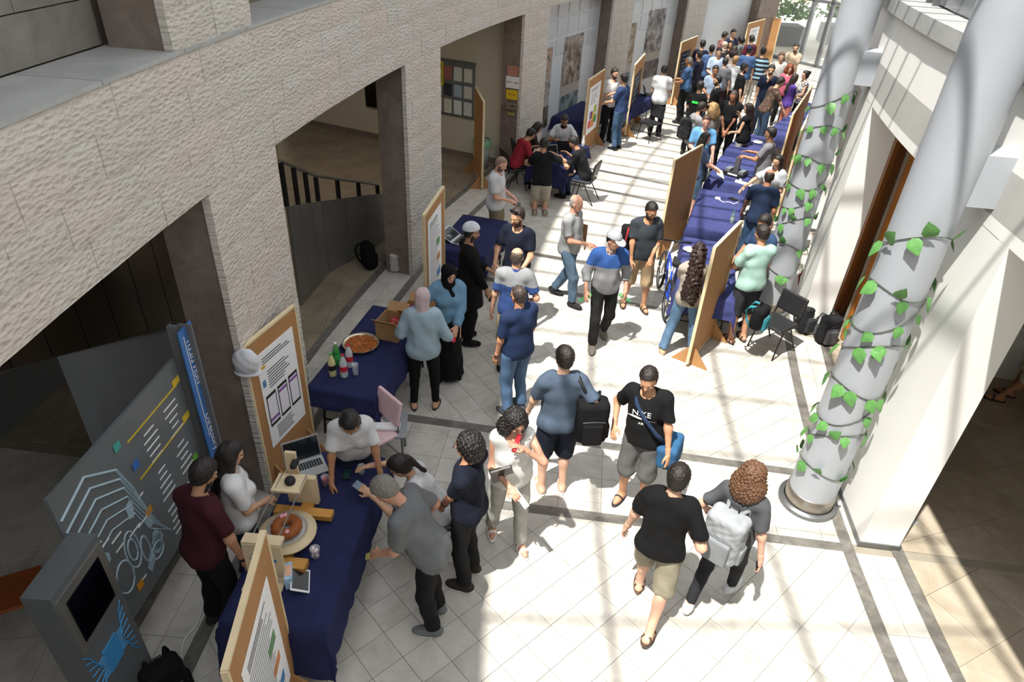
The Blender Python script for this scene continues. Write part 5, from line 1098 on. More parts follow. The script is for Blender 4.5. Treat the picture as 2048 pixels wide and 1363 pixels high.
bottle('front clear water bottle with red label on the snack table', at_px(689, 752, TOPZ + .004), 'dfe6ea', 'c8283a', 'c8283a'); bottle('rear clear water bottle with red label on the snack table', at_px(700, 732, TOPZ + .004), 'dfe6ea', 'c8283a', 'c8283a'); candy_cup('stack of clear cups beside the water bottles', at_px(712, 748, TOPZ + .004), None, .036, .14)
bottle('small water bottle on the study table', at_px(1166, 292, TOPZ + .004), 'dfe6ea', 'e8e8e8', 'dfe6ea', .03, .22); candy_cup('white and teal paper cup beside the skullcap man laptop', at_px(899, 482, TOPZ + .004), None)
# right row: device, plates, phones, cables
rb_ = rooted('robot_device', 'black robot device with upright grey mast on the third right table', 'device', at_px(1470, 350, TOPZ + .004, .9)); MB().box((0, 0, .04), (.3, .42, .07)).build('tray', M_PLAST, rb_); MB().box((0, 0, .2), (.06, .1, .3)).build('mast', M_ALU, rb_)
for y in (-.14, .14): MB().box((0, y, .1), (.2, .1, .05)).build('module', plain('grey module', '6c7076', .5), rb_)
MB().box((-.151, 0, .05), (.004, .2, .03)).build('white_strip', M_PAPER, rb_); MB().box((.2, 0, .05), (.1, .3, .08)).build('blue_arm', plain('blue plastic', '2a5aa0', .4), rb_)
slab('phone', 'black phone beside the white cable on the second right table', 'phone', at_px(1466, 398, TOPZ + .004, .4), (.1, .16, .01), '101113', '15171a')
cd = rooted('charging_cable', 'white charging cable with plug on the second right table', 'cable', at_px(1450, 403, TOPZ + .006)); MB().tube([(-.1, .1, 0), (-.04, -.03, 0), (.06, .0, 0), (.15, -.08, 0), (.3, .06, 0)], .007, 6).build('wire', M_PAPER, cd); MB().box((-.11, .12, .012), (.09, .06, .025)).build('plug', M_PAPER, cd)
candy_cup('clear cup on the second right table', at_px(1487, 428, TOPZ + .004), None, .04, .12); bottle('green capped bottle on the second right table', at_px(1463, 445, TOPZ + .004), 'bcd8c4', '2f9a6a', 'bcd8c4', .035, .22, .4)
def plate(label, px, py, col='f0eee6', r_=.11): t = rooted('paper_plate', label, 'plate', at_px(px, py, TOPZ + .004), 'paper plates'); MB().lathe([(.001, .0), (r_ * .7, 0), (r_, .016), (r_ * .98, .018), (r_ * .7, .004), (.001, .004)], n=24).build('plate', plain('plate ' + col, col, .6, var=0), t, True); sdf_part('food', [('e', v3(.01, .01, .015), I3, v3(.05, .04, .018))], .01, plain('pale food', 'd8c49a', .8), t)
plate('paper plate with food beside the balding man in dark blue', 1500, 418, 'efe6c8'); plate('white tray with red item on the nearest right table', 1380, 500); plate('white plate on the fourth right table', 1515, 285)
for k, (px, py, c) in enumerate(((1530, 283, '2a3040'), (1590, 235, 'c8d4e0'), (1600, 222, '9fb4c8'))): slab('tablet', ('dark tablet on the fourth right table', 'pale tablet on the far right table', 'blue-grey tablet at the end of the right row')[k], 'tablet', at_px(px, py, TOPZ + .004, .4), (.2, .26, .01), c, c)
st_ = rooted('power_strip', 'white power strip at the near edge of the third right table', 'power strip', at_px(1487, 368, TOPZ + .004, .9)); MB().box((0, 0, .02), (.07, .34, .035)).build('case', M_PAPER, st_); MB().box((0, .08, .055), (.04, .04, .05)).build('plug', M_PAPER, st_)
# ---------------------------------------------------------------- things held
def held(key, hand, name, label, cat, parts, rot=None):
    o, R3 = PEOPLE[key]['J'][hand]; t = rooted(name, label, cat, Matrix.Translation(o) @ R3.to_4x4() @ (rot or Matrix.Identity(4)))
    for nm, c, s_, m_ in parts: MB().box(c, s_).build(nm, m_, t)
SCR = plain('lit phone screen', '6a7f94', .15, var=.4, vs=60); DKP = plain('dark phone', '131416', .3, var=0)
held('ponytail', 'L', 'phone', 'phone held up by the woman with tied hair', 'phone', [('case', (0, .04, .0), (.075, .15, .009), DKP), ('screen', (0, .04, -.006), (.068, .135, .002), SCR), ('screen_back', (0, .04, .006), (.068, .135, .002), SCR)])
held('whitetee', 'R', 'phone', 'phone in the hand of the shaven-headed man', 'phone', [('case', (0, .04, 0), (.075, .15, .009), DKP), ('screen', (0, .04, .006), (.066, .13, .002), SCR)])
held('kufi', 'R', 'phone', 'phone in the hand of the white skullcap man', 'phone', [('case', (0, .03, 0), (.075, .15, .009), DKP), ('screen', (0, .03, .006), (.066, .13, .002), SCR)])
held('greypack', 'R', 'phone', 'dark phone in the right hand of the grey backpack woman', 'phone', [('case', (0, .0, 0), (.07, .14, .009), DKP), ('screen', (0, 0, .006), (.06, .12, .002), SCR)])
held('oldgrey', 'L', 'wrapper', 'yellow wrapper in the hand of the grey-haired man', 'wrapper', [('foil', (0, .05, 0), (.05, .17, .006), plain('yellow foil', 'c8bc6a', .4)), ('torn_edge', (0, .14, .004), (.05, .02, .003), M_PAPER)])
p = PEOPLE['popsicle']; h0 = p['J']['L'][0]; m0_ = p['HD'](0, .105, .033); ip = rooted('ice_pop', 'red ice pop at the mouth of the woman in white', 'ice pop', Matrix.Translation(h0)); MB().tube([(h0 - m0_) * .15, (m0_ - h0) * .5, (m0_ - h0)], .02, 10).build('ice', plain('red ice', 'e8323a', .25, var=.05), ip, True); MB().tube([(h0 - m0_) * .35, (h0 - m0_) * .1], .022, 10).build('sleeve', plain('red sleeve', 'd84048', .4), ip)
held('popsicle', 'R', 'ice_pop_wrapper', 'pink and white ice pop wrapper in the hand of the woman in white', 'wrapper', [('foil', (.02, .05, .02), (.05, .2, .005), plain('white wrapper', 'f2e6e2', .4)), ('pink_print', (.02, .08, .0245), (.03, .1, .003), plain('pink wrapper', 'e86a9a', .4)), ('orange_print', (.025, .0, .0245), (.02, .06, .003), plain('orange wrapper', 'f0a040', .4))])
p = PEOPLE['popsicle']; mg = rooted('magazine', 'dark magazine held under the arm of the woman in white', 'magazine', Matrix.Translation(p['T'](.13, .19, 1.16)) @ p['RT'].to_4x4() @ Matrix.Rotation(.25, 4, 'Y') @ Matrix.Rotation(-.35, 4, 'X')); MB().box((0, 0, 0), (.2, .008, .27)).build('cover', plain('dark cover', '241d22', .3, var=.3, vs=12), mg); MB().box((0, .0045, .11), (.17, .002, .035)).build('masthead', M_PAPER, mg); MB().box((0, -.0045, 0), (.198, .003, .268)).build('pages', M_PAPER, mg)
held('oldbald', 'R', 'ice_pop', 'red ice pop in the hand of the elderly man', 'ice pop', [('ice', (0, .04, 0), (.03, .12, .02), plain('red ice', 'e8323a', .25, var=.05)), ('sleeve', (0, -.03, 0), (.032, .04, .022), plain('pink sleeve', 'e86a7a', .4))])
p = PEOPLE['oldbald']; fo = rooted('folder', 'brown and black folder under the elderly man left arm', 'folder', Matrix.Translation(p['T'](-.24, .03, 1.08)) @ p['RT'].to_4x4()); MB().box((0, 0, 0), (.02, .24, .32)).build('cover', plain('folder brown', '8a6a48', .6), fo); MB().box((-.012, 0, .06), (.006, .2, .18)).build('spiral_notes', M_BLACK, fo)
for sg, wh in ((-1, 'left'), (1, 'right')):
    p = PEOPLE['capman']; bottle('green plastic bottle in the %s pocket of the capped man' % wh, Matrix.Translation(p['T'](sg * .19, .07, .86)) @ p['RT'].to_4x4() @ Matrix.Rotation(2.2 * sg, 4, 'Y'), '4ac070', '2f9a4a', '7ad89a', .03, .2, .6)
held('blackhijab', 'L', 'ice_pop_wrapper', 'red and white ice pops in the hand of the black headscarf woman', 'wrapper', [('foil', (0, .03, 0), (.07, .15, .012), plain('red wrapper', 'c8283a', .4)), ('white_print', (0, .03, .008), (.03, .1, .003), M_PAPER)])
held('denimshorts', 'R', 'paper_plate', 'paper plate in the hands of the denim shorts woman', 'plate', [('rim', (0, .06, .0), (.2, .2, .012), plain('plate cream', 'efe6c8', .6)), ('food', (0, .06, .014), (.1, .08, .02), plain('pale food', 'd8c49a', .8))])
held('swoosh', 'L', 'sunglasses', 'dark sunglasses hanging from the hand of the logo t-shirt man', 'sunglasses', [('lens', (-.025, .05, 0), (.045, .03, .006), DKP), ('lens', (.03, .05, 0), (.045, .03, .006), DKP), ('arm', (.05, .0, 0), (.006, .1, .005), DKP)])
p = PEOPLE['shades']; sg_ = rooted('sunglasses', 'sunglasses pushed up on the bearded man in navy', 'sunglasses', Matrix.Translation(p['HD'](0, .05, .212)) @ p['RH'].to_4x4()); MB().box((-.034, .01, 0), (.052, .03, .02)).build('lens', DKP, sg_); MB().box((.034, .01, 0), (.052, .03, .02)).build('lens', DKP, sg_); MB().box((0, .015, .004), (.03, .006, .005)).build('bridge', DKP, sg_)
p = PEOPLE['mint']; held('maskman', 'R', 'ice_pop', 'red ice pop in the hand of the man in blue at the nearest right table', 'ice pop', [('ice', (0, .05, 0), (.03, .14, .02), plain('red ice', 'e8323a', .25, var=.05)), ('sleeve', (0, -.03, 0), (.032, .04, .022), plain('red sleeve', 'd84048', .4))])
# ---------------------------------------------------------------- bicycle
q0 = Vector((*F(1326, 634), 0)); bd = Vector((.06, 1, 0)).normalized(); bk_ = rooted('bicycle', 'blue and white bicycle parked beside the nearest right table', 'bicycle', Matrix.Translation(q0) @ Matrix.Rotation(math.atan2(bd.y, bd.x), 4, 'Z') @ Matrix.Rotation(.07, 4, 'X'))
def ring(c, r_, rr, mat, nm, par): MB().tube([(c[0] + r_ * math.cos(2 * math.pi * k / 32), c[1], c[2] + r_ * math.sin(2 * math.pi * k / 32)) for k in range(33)], rr, 8, False).build(nm, mat, par, True)
for x in (0, .98):
    wh_ = link('wheel', None, bk_); ring((x, 0, .31), .285, .024, M_BLACK, 'tyre', wh_); ring((x, 0, .31), .26, .008, M_ALU, 'rim', wh_)
    for k in range(14): a = math.pi * 2 * k / 14; MB().tube([(x, 0, .31), (x + .26 * math.cos(a), 0, .31 + .26 * math.sin(a))], .0016, 4).build('spoke', M_STEEL, wh_)
BB = plain('blue bicycle paint', '2348b8', .3, .2, 0); WB = plain('white bicycle paint', 'd8dadc', .3, var=0)
for pts, mt, nm in (([(0, 0, .31), (.38, 0, .3)], BB, 'frame_tube'), ([(.38, 0, .3), (.24, 0, .76)], WB, 'frame_tube'), ([(0, 0, .31), (.27, 0, .66)], BB, 'frame_tube'), ([(.27, 0, .66), (.78, 0, .72)], BB, 'frame_tube'), ([(.38, 0, .3), (.78, 0, .68)], BB, 'frame_tube'), ([(.98, 0, .31), (.8, 0, .66), (.74, 0, .92)], WB, 'fork'), ([(.22, 0, .76), (.2, 0, .84)], M_ALU, 'seat_post'), ([(.7, -.27, .96), (.76, -.1, .93), (.76, .1, .93), (.7, .27, .96)], M_BLACKM, 'handlebar'), ([(.3, -.05, .3), (.05, -.32, .0)], M_BLACKM, 'kickstand'), ([(.38, -.08, .3), (.46, -.08, .18)], M_BLACKM, 'crank')): MB().tube(pts, .017 if nm != 'kickstand' else .008).build(nm, mt, bk_, True)
sdf_part('saddle', [('c', v3(.1, 0, .86), v3(.3, 0, .87), .07, .025)], .012, M_BLACK, bk_, .02, None, lambda X, Y, Z: np.abs(Z - .865) - .03 + 0 * X + 0 * Y)
# ---------------------------------------------------------------- directory board, blue blade, kiosk, bench
dsg = rooted('directory_board', 'grey glass directory board with a pale campus map on two posts', 'sign', Matrix.Identity(4)); dm_ = plain('grey sign glass', '6a6e70', .25, var=.03); zt, zb_ = 2.05, .5
e0, e1 = Vector((*F(345, 716, zt), 0)), Vector((*F(90, 1000, zt), 0)); dd = (e1 - e0); dl = dd.length; du = dd / dl; dn = Vector((-du.y, du.x, 0)); dn = dn if dn.x > 0 else -dn
Rb = Matrix((du, dn, Vector((0, 0, 1)))).transposed(); pt = lambda u, v, o=.02: e0 + du * (u * dl) + Vector((0, 0, zb_ + (zt - zb_) * v)) + dn * o
MB().box(pt(.5, .5, 0), (dl, .025, zt - zb_), R=Rb).build('glass_panel', dm_, dsg)
for u in (.06, .92): MB().box(e0 + du * dl * u + Vector((0, 0, zb_ / 2)), (.05, .05, zb_ + .06), R=Rb).build('post', M_BLACKM, dsg)
mp_ = plain('pale map print', '9fb4c0', .5, var=.05); yl = plain('yellow print', 'd8b830', .5, var=0); R = random.Random(4)
for k in range(6):          # map roads: nested bent bands, loops and building blobs
    o = .055 * k; MB().tube([pt(.985, .86 - o * 1.3, .013), pt(.80 - o * .12, .93 - o * 1.35, .013), pt(.62 - o * .05, .80 - o * 1.1, .013), pt(.56 - o * .05, .62 - o * 1.1, .013), pt(.5 - o * .3, .30 - o * .5, .013)], .011 - .001 * k, 4).build('map_road', mp_, dsg)
for (u, v, ru, rv) in ((.70, .34, .05, .12), (.70, .34, .03, .07), (.62, .25, .03, .09), (.80, .26, .06, .10), (.55, .16, .05, .05), (.9, .2, .04, .14)): MB().tube([pt(u + ru * math.cos(6.283 * k / 18), v + rv * math.sin(6.283 * k / 18), .013) for k in range(19)], .008, 4, False).build('map_loop', mp_, dsg)
for k in range(9):
    u, v = R.uniform(.52, .95), R.uniform(.1, .55); n = 7; MB().add([pt(u + .045 * R.uniform(.5, 1.2) * math.cos(6.283 * i / n), v + .06 * R.uniform(.5, 1.2) * math.sin(6.283 * i / n), .0165) for i in range(n)], [tuple(range(n))]).build('map_building', mp_, dsg)
for k in range(10): MB().box(pt(R.uniform(.52, .9), R.uniform(.08, .6), .018), (R.uniform(.06, .16), .003, .012), R=Rb).build('text_line', M_PAPER, dsg)
for (u, v, c) in ((.5, .72, '3a6fc0'), (.57, .9, '4aa09a'), (.52, .42, 'd8902a'), (.74, .12, 'd8902a'), (.06, .36, '6ab03a')): MB().box(pt(u, v, .019), (.07, .003, .07), R=Rb).build('map_marker', plain('marker ' + c, c, .5, var=0), dsg)
for v in (.86, .62): MB().box(pt(.27, v, .015), (dl * .46, .004, .014), R=Rb).build('yellow_rule', yl, dsg); MB().box(pt(.04, v + .02, .016), (.1, .004, .06), R=Rb).build('yellow_tag', yl, dsg)
for u0 in (.08, .28):
    for k in range(17):
        if k % 6 != 5: MB().box(pt(u0 + .06, .8 - k * .044, .015), (R.uniform(.1, .2), .003, .012), R=Rb).build('text_line', M_PAPER, dsg)
bl = rooted('blade_sign', 'tall blue blade sign reading Directory beside the grey board', 'sign', Matrix.Translation(e0 - du * .11)); bz = 2.3
MB().box((0, 0, bz / 2), (.07, .07, bz), R=Rb).build('post', M_GREYP, bl); MB().box(-du * .02 + dn * .06 + Vector((0, 0, 1.55)), (.02, .17, 1.5), R=Rb).build('back_plate', M_GREYP, bl)
MB().box(du * .0 + dn * .09 + Vector((0, 0, 1.58)), (.2, .012, 1.42), R=Rb).build('blue_face', plain('sign blue', '3f74b8', .4, var=.02), bl)
mw_ = lambda z: Matrix.Translation(dn * .1 + Vector((0, 0, z))) @ Matrix((-du, Vector((0, 0, 1)), dn)).transposed().to_4x4() @ Matrix.Rotation(-math.pi / 2, 4, 'Z')
text_mesh('Directory', .105, M_PAPER, 'lettering', bl, mw_(1.2)); text_mesh('\u05d4\u05e0\u05d1\u05de \u05ea\u05e4\u05de', .1, M_PAPER, 'lettering', bl, mw_(1.95)); MB().box(dn * .1 - du * -.05 + Vector((0, 0, 1.7)), (.006, .004, 1.05), R=Rb).build('white_rule', M_PAPER, bl)
kz = 1.75; k0, k1 = Vector((*F(100, 1200, kz), 0)), Vector((*F(190, 1072, kz), 0)); kd_ = (k1 - k0).normalized(); kn = Vector((kd_.y, -kd_.x, 0)); RK = Matrix((kd_, kn, Vector((0, 0, 1)))).transposed(); kl = (k1 - k0).length + .02
ks = rooted('info_kiosk', 'grey information kiosk with black screen and blue circuit print', 'kiosk', Matrix.Translation(k0)); kp = lambda x, y, z: kd_ * x + kn * y + Vector((0, 0, z))
MB().box(kp(kl / 2, -.09, kz / 2), (kl, .18, kz), R=RK).build('case', plain('kiosk grey', '5d6164', .4, var=.03), ks); MB().box(kp(kl / 2, .002, 1.42), (kl * .94, .01, .54), R=RK).build('screen_frame', M_STEEL, ks); MB().box(kp(kl / 2, .008, 1.42), (kl * .7, .01, .4), R=RK).build('screen', plain('black screen', '050506', .08, var=0), ks)
kb_ = plain('circuit blue', '3a8ac0', .5, var=.05); MB().box(kp(kl * .45, .003, .86), (kl * .32, .006, .24), R=RK).build('printed_chip', kb_, ks)
for k in range(9):
    for sg in (-1, 1): MB().tube([kp(kl * .45 + sg * kl * .16, .004, .77 + k * .0225), kp(kl * .45 + sg * kl * (.2 + .02 * abs(k - 4)), .004, .77 + k * .0225), kp(kl * .45 + sg * kl * (.28 + .02 * abs(k - 4)), .004, .86 + (k - 4) * .055), kp(kl * .45 + sg * kl * .44, .004, .86 + (k - 4) * .07)], .0045, 4).build('printed_trace', kb_, ks)
bn = rooted('bench', 'wooden bench end with dark metal legs at the left edge', 'bench', at_px(5, 1185, .45, .5)); MB().box((0, 0, -.02), (.5, .36, .04)).build('seat', plain('bench wood', '8a4a22', .45, var=.1), bn)
for x in (-.2, .2): MB().tube([(x, .1, -.03), (x * 1.1, .14, -.45)], .018).build('leg', M_BLACKM, bn); MB().tube([(x, -.1, -.03), (x * 1.1, -.14, -.45)], .018).build('leg', M_BLACKM, bn)
# ---------------------------------------------------------------- rear wall notices, bin, stickers, photo prints
wy = lambda x, z, o: wa + wd * x + wn * o + Vector((0, 0, z)); Rw = Matrix((wd, wn, Vector((0, 0, 1)))).transposed()
def wall_hit(px, py):
    a_ = Vector((*F(px, py, 0), 0)); c_ = Vector((0, 0, HC)); t_ = (wa - c_).dot(wn) / (a_ - c_).dot(wn); p_ = c_ + (a_ - c_) * t_; return (p_ - wa).dot(wd), p_.z
def wall_x(px, py, z=0): return wall_hit(px, py)[0]
x0, x1 = wall_x(866, 150), wall_x(950, 165); zt_, zb2 = wall_hit(948, 127)[1], wall_hit(948, 236)[1]
nb = rooted('notice_board', 'grey notice board covered with papers on the rear wall', 'notice board', Matrix.Translation(wa)); MB().box(wy((x0 + x1) / 2, (zt_ + zb2) / 2, .025) - wa, (x1 - x0, .03, zt_ - zb2), R=Rw).build('backing', plain('grey felt', '6d6f6c', .9), nb)
for z in (zb2, zt_): MB().box(wy((x0 + x1) / 2, z, .035) - wa, (x1 - x0 + .04, .04, .04), R=Rw).build('frame', M_ALU, nb)
R = random.Random(9); cols = ['d8d8d2', 'cfd4d4', 'd0cec6', 'd8d4c8', '33363a', 'a86a66', 'dfe2e2', 'a9b8c8']
for i in range(4):
    for j in range(3): MB().box(wy(x0 + (x1 - x0) * (.14 + .24 * i), zb2 + .18 + j * .36, .045) - wa, ((x1 - x0) * .19, .004, .26 + .06 * R.random()), R=Rw).build('pinned_paper', plain('notice ' + cols[(i * 3 + j) % 8], cols[(i * 3 + j) % 8], .8, var=.15, vs=30), nb)
ys = rooted('yellow_sign', 'narrow yellow sign beside the pier edge', 'sign', Matrix.Translation(wy(wall_x(885, 145), wall_hit(885, 145)[1], .06))); MB().box((0, 0, 0), (.12, .02, .5), R=Rw).build('plate', plain('yellow plate', 'd8c832', .5, var=0), ys); MB().box(wn * .012, (.02, .006, .4), R=Rw).build('dark_line', M_BLACK, ys)
ts = rooted('dark_wall_screen', 'dark flat screen on the rear wall seen through the second arch', 'screen', Matrix.Translation(wy(wall_x(765, 185), wall_hit(765, 185)[1], .05))); MB().box((0, 0, 0), (.9, .06, .75), R=Rw).build('case', M_BLACK, ts); MB().box(wn * .032, (.84, .006, .68), R=Rw).build('display', plain('black screen', '050506', .08, var=0), ts)
bi = rooted('rubbish_bin', 'grey rubbish bin with green liner at the rear wall', 'bin', at_px(962, 335, 0)); MB().lathe([(.001, 0), (.16, 0), (.21, .62), (.2, .62), (.15, .02)], n=24).build('bucket', plain('bin grey', '9aa09c', .5), bi, True); MB().lathe([(.215, .52), (.22, .64), (.19, .645)], n=24).build('liner', plain('green liner', '7fb08a', .5), bi, True)
def jamb_item(name, label, z, sz, col, txt=None, tcol='1a1a1a', ts_=.07, rr=34.2):
    t = rooted(name, label, 'sign', Matrix.Translation(pol(rr, 21.56, z)) @ Matrix.Rotation(math.radians(-21.56), 4, 'Z')); MB().box((0, -.012, 0), (sz[0], .004, sz[1])).build('sheet', plain('sheet ' + col, col, .6, var=.04), t)
    if txt: text_mesh(txt, ts_, plain('sign ink ' + tcol, tcol, .6, var=0), 'lettering', t, Matrix.Translation((0, -.016, 0)) @ Matrix.Rotation(math.pi / 2, 4, 'X'))
jamb_item('red_notice', 'faded red notice at the top of the stickers on the pier', 2.16, (.26, .2), 'b07a68'); jamb_item('no_smoking_sign', 'white no smoking sign on the pier', 1.93, (.3, .24), 'e4e2e0', '\u05df\u05e9\u05e2\u05dc \u05e8\u05d5\u05e1\u05d0', 'a03030', .06); jamb_item('yellow_notice', 'yellow warning notice on the pier', 1.68, (.26, .2), 'd8b41e', '\u05ea\u05d5\u05e8\u05d9\u05d4\u05d6', '7a3a10', .06)
jamb_item('room_lettering', 'pier lettering naming classroom two in black', 1.44, (.3, .13), '8a7d72', '2 \u05d4\u05ea\u05d9\u05db', '0f0f0f', .11); jamb_item('green_notice', 'small olive green notice below the classroom lettering', 1.28, (.16, .06), '9a9a4a')
def photo_mat(name, cols):
    t = NT(name); g = t.n('ShaderNodeNewGeometry'); n = t.n('ShaderNodeTexNoise', _Scale=4.5, _Detail=8.0, _Distortion=.15); t.l(g.outputs['Position'], n.inputs['Vector']); t.l(t.ramp(n.outputs[0], [(.3 + .4 * i / (len(cols) - 1), lin(c)) for i, c in enumerate(cols)]), t.b.inputs['Base Color']); t.b.inputs['Roughness'].default_value = .5; return t.m
def wall_photo(label, a0, a1, z0, z1, cols, cap):
    t = rooted('photo_panel', label, 'picture', Matrix.Identity(4), 'large street photographs'); MB().arc(34.375, 34.355, a0, a1, z0, z1, .5).build('print', photo_mat(label[:20], cols), t); MB().arc(34.375, 34.355, a0, a1, z0 - .75, z0 - .25, .5).build('lower_print', photo_mat(label[:20] + ' b', cap), t); MB().arc(34.376, 34.362, a0, a1, z0 - .25, z0, .5).build('caption_band', plain('caption beige', 'b0aca4', .8), t)
wall_photo('tall photo of an old street with dark shop nearest the stickered pier', 24.15, 25.75, 1.15, 2.25, ['2a2826', '6a625a', 'b4aeaa', 'a5785a', 'd0ccca'], ['2c2a26', '5a5648', '8a8a84']); wall_photo('tall photo of an alley with stone walls in the middle of the wall', 26.9, 28.7, 1.2, 2.35, ['3a3632', '7a6f64', 'a89f96', 'c8c2bc'], ['3a4a50', '7a8a90', 'a8b0b0'])
wall_photo('photo of ruins under blue sky beyond the second wall pier', 32.6, 34.2, 1.15, 2.25, ['4a4238', '8a7a66', 'b0a898', '8ab0d0'], ['2a3a40', '5a7a84', '9ab0b4']); wall_photo('partly hidden photo with grey top behind the leaning poster board', 35.4, 37.2, 1.3, 2.5, ['3a3836', '8a8684', 'c0bebc'], ['3a3836', '8a8684'])
# ---------------------------------------------------------------- small things
wb2 = rooted('tote_bag', 'white patterned tote bag at the foot of the second pier', 'bag', at_px(800, 540, 0, .2)); sdf_part('bag_body', [('b', v3(0, 0, .17), I3, v3(.12, .05, .12), .04)], .012, checks('tote pattern', '8d8b88', 'd8d6d2', 60), wb2, .02, (.005, 40)); MB().tube([(-.07, 0, .32), (-.05, 0, .42), (.05, 0, .42), (.07, 0, .32)], .009, 6).build('handle', M_PAPER, wb2); sdf_part('crumpled_lining', [('e', v3(0, 0, .31), I3, v3(.11, .06, .04))], .012, M_PAPER, wb2, .01, (.008, 70))
pk = rooted('gift_bag', 'bright pink bag with green tissue by the balding man in dark blue', 'bag', at_px(1571, 442, .48)); sdf_part('bag_body', [('b', v3(0, 0, .12), I3, v3(.1, .07, .09), .03)], .014, fabric('d82a8a'), pk); sdf_part('tissue', [('e', v3(0, 0, .26), I3, v3(.09, .06, .05))], .014, fabric('8ad83a'), pk, .01, (.008, 60)); chair_px('black chair carrying the bright pink bag', 1571, 492, -90)
cp = rooted('cotton_hat', 'white cotton hat hanging on the corner of the phone poster board', 'hat', Matrix.Translation((-2.37, 4.86, 1.68))); sdf_part('crown', [('e', v3(0, -.02, .0), I3, v3(.12, .07, .14))], .01, fabric('e2e4ea'), cp, .02, (.004, 45)); sdf_part('brim', [('e', v3(0, -.01, -.12), I3, v3(.13, .08, .02))], .01, fabric('e2e4ea'), cp)
rl = rooted('paper_roll', 'roll of white paper on a grey stand behind the leaning woman', 'roll', at_px(770, 862, .45, .1)); MB().tube([(-.2, 0, .05), (.16, 0, .05)], .032, 14).build('roll', M_PAPER, rl, True); MB().tube([(-.2, .06, .04), (.16, .06, .04)], .028, 14).build('roll', M_PAPER, rl, True); MB().box((-.05, .1, 0), (.55, .42, .02)).build('stand_top', plain('grey stand', '84878a', .5), rl)
for x, y in ((-.28, -.06), (.18, -.06), (-.28, .26), (.18, .26)): MB().tube([(x, y, 0), (x, y, -.45)], .014).build('leg', M_ALU, rl)
def cord(label, pts, col): mb = MB(); P_ = [Vector(PX(*q, .012)) for q in pts]; out = []
def cable(name, label, pts, col, r_=.008):
    P_ = [Vector(PX(q[0], q[1], .011)) for q in pts]; out = []
    for i in range(len(P_) - 1):
        p0, p1, p2, p3 = P_[max(i - 1, 0)], P_[i], P_[i + 1], P_[min(i + 2, len(P_) - 1)]
        for k in range(6): t_ = k / 6; out.append(.5 * ((2 * p1) + (p2 - p0) * t_ + (2 * p0 - 5 * p1 + 4 * p2 - p3) * t_ ** 2 + (3 * p1 - p0 - 3 * p2 + p3) * t_ ** 3))
    out.append(P_[-1]); o = MB().tube(out, r_, 6).build(name, plain('cord ' + col, col, .6, var=0), None, True); tag(o, label, 'cable')
cable('floor_cable', 'white power cord running across the floor from the cake table', [(425, 1172), (408, 1200), (395, 1245), (368, 1280), (361, 1325)], 'd8d8d4'); cable('extension_cord', 'orange extension cord on the floor behind the white t-shirt woman', [(345, 1022), (330, 1045), (440, 1045), (470, 1085), (452, 1060)], 'd0642a', .01)
cable('tangled_cord', 'white cord looping from the directory board to the cake table', [(325, 1040), (350, 1050), (455, 1065), (460, 1090), (452, 1105)], 'd0d0cc')
fl_ = rooted('floor_leaflet', 'small grey paper lying on the sunlit floor behind the white pier', 'paper', at_px(1812, 1040, .004, .4)); MB().box((0, 0, 0), (.2, .14, .003)).build('sheet', plain('grey sheet', 'b4bac2', .7), fl_); MB().box((0, 0, .002), (.1, .08, .002)).build('folded_corner', M_PAPER, fl_)
cbx = rooted('white_cabinet', 'low white cabinet by the wooden door in the right corridor', 'cabinet', Matrix.Translation((6.75, 7.95, 0)) @ Matrix.Rotation(-.2, 4, 'Z')); MB().box((0, 0, .4), (.6, .4, .8)).build('body', M_WHITE, cbx); MB().box((0, -.205, .4), (.56, .012, .74)).build('door', plain('cabinet front', 'd8d8d2', .5), cbx)
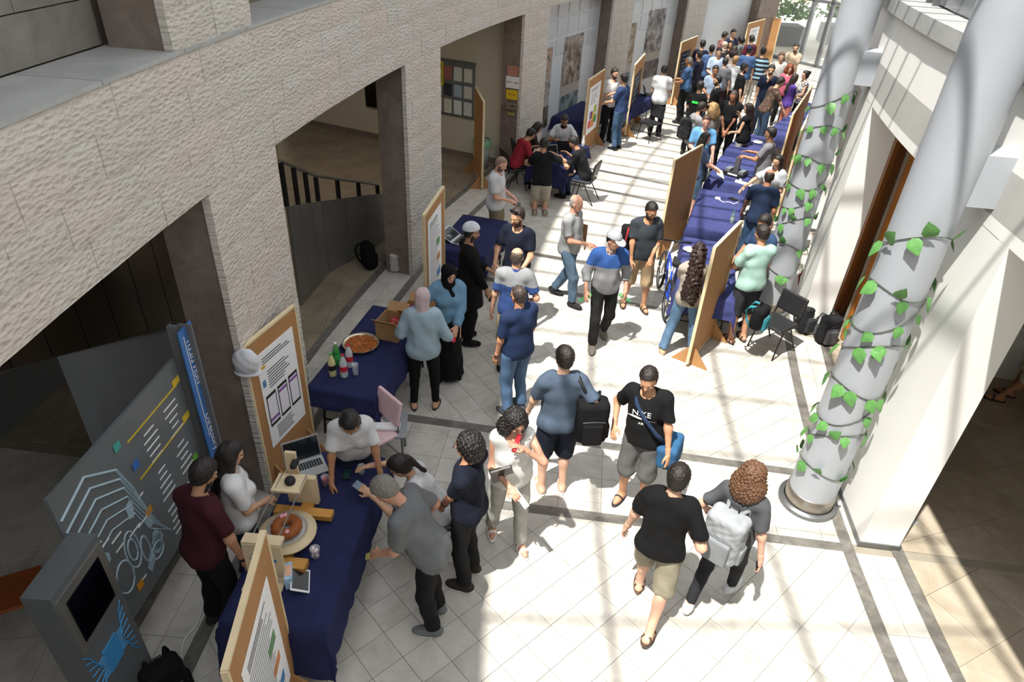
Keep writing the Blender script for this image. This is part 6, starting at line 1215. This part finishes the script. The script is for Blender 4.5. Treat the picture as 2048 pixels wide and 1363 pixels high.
# ---------------------------------------------------------------- ivy on the columns
def leaf_mesh():
    pts = [(0, 0, 0), (.035, .012, .006), (.05, .045, .004), (.034, .08, -.002), (.014, .108, -.006), (0, .125, -.012), (-.014, .108, -.006), (-.034, .08, -.002), (-.05, .045, .004), (-.035, .012, .006), (0, .055, .012)]
    mb = MB(); mb.add(pts, [(10, i, i + 1) for i in range(9)] + [(10, 9, 0)]); lo = [(x, y, z - .0012) for x, y, z in pts]; mb.add(lo, [(10, i + 1, i) for i in range(9)] + [(10, 0, 9)]); return mb.mesh('leaf', M_LEAF, True)
LEAF = leaf_mesh()
def ivy(c, rad, z0, z1, turns, n, label, seed):
    R = random.Random(seed); t = rooted('ivy_garland', label, 'garland', Matrix.Translation((*c, 0))); N = int(turns * 26); pts = []; f1, f2 = R.uniform(.6, .9), R.uniform(1.4, 1.9)
    for i in range(N + 1):
        u = i / N; a = 2 * math.pi * turns * u + .4; z = z0 + (z1 - z0) * u + .09 * math.sin(f1 * a + 1) + .06 * math.sin(f2 * a + 2); pts.append((math.cos(a) * (rad + .008), math.sin(a) * (rad + .008), z))
    MB().tube(pts, .004, 5).build('stem', M_STEM, t, True)
    for k in range(n):
        u = (k + R.uniform(.1, .9)) / n; i = min(N, int(u * N)); p_ = pts[i]; a = math.atan2(p_[1], p_[0]); out = Vector((math.cos(a), math.sin(a), 0)); sd = Vector((-out.y, out.x, 0)); up = R.choice((-1, -1, -1, 1)); tl = R.uniform(-.9, .9)
        yv = (Vector((0, 0, up)) + sd * tl + out * R.uniform(.2, .7)).normalized(); xv = (sd - yv * sd.dot(yv)).normalized(); zv = xv.cross(yv)
        if zv.dot(out) < 0: xv = -xv; zv = -zv
        s_ = R.uniform(.8, 1.35); M4 = Matrix((xv * s_, yv * s_, zv * s_)).transposed().to_4x4(); M4.translation = Vector(p_) + out * .012; lo = link('leaf', LEAF, t); lo.matrix_local = M4
ivy(CC1, .235, .42, 3.2, 8, 72, 'green ivy garland wound round the nearest grey column', 3); ivy(CC2, .235, .6, 3.3, 8, 72, 'green ivy garland wound round the second grey column', 5)
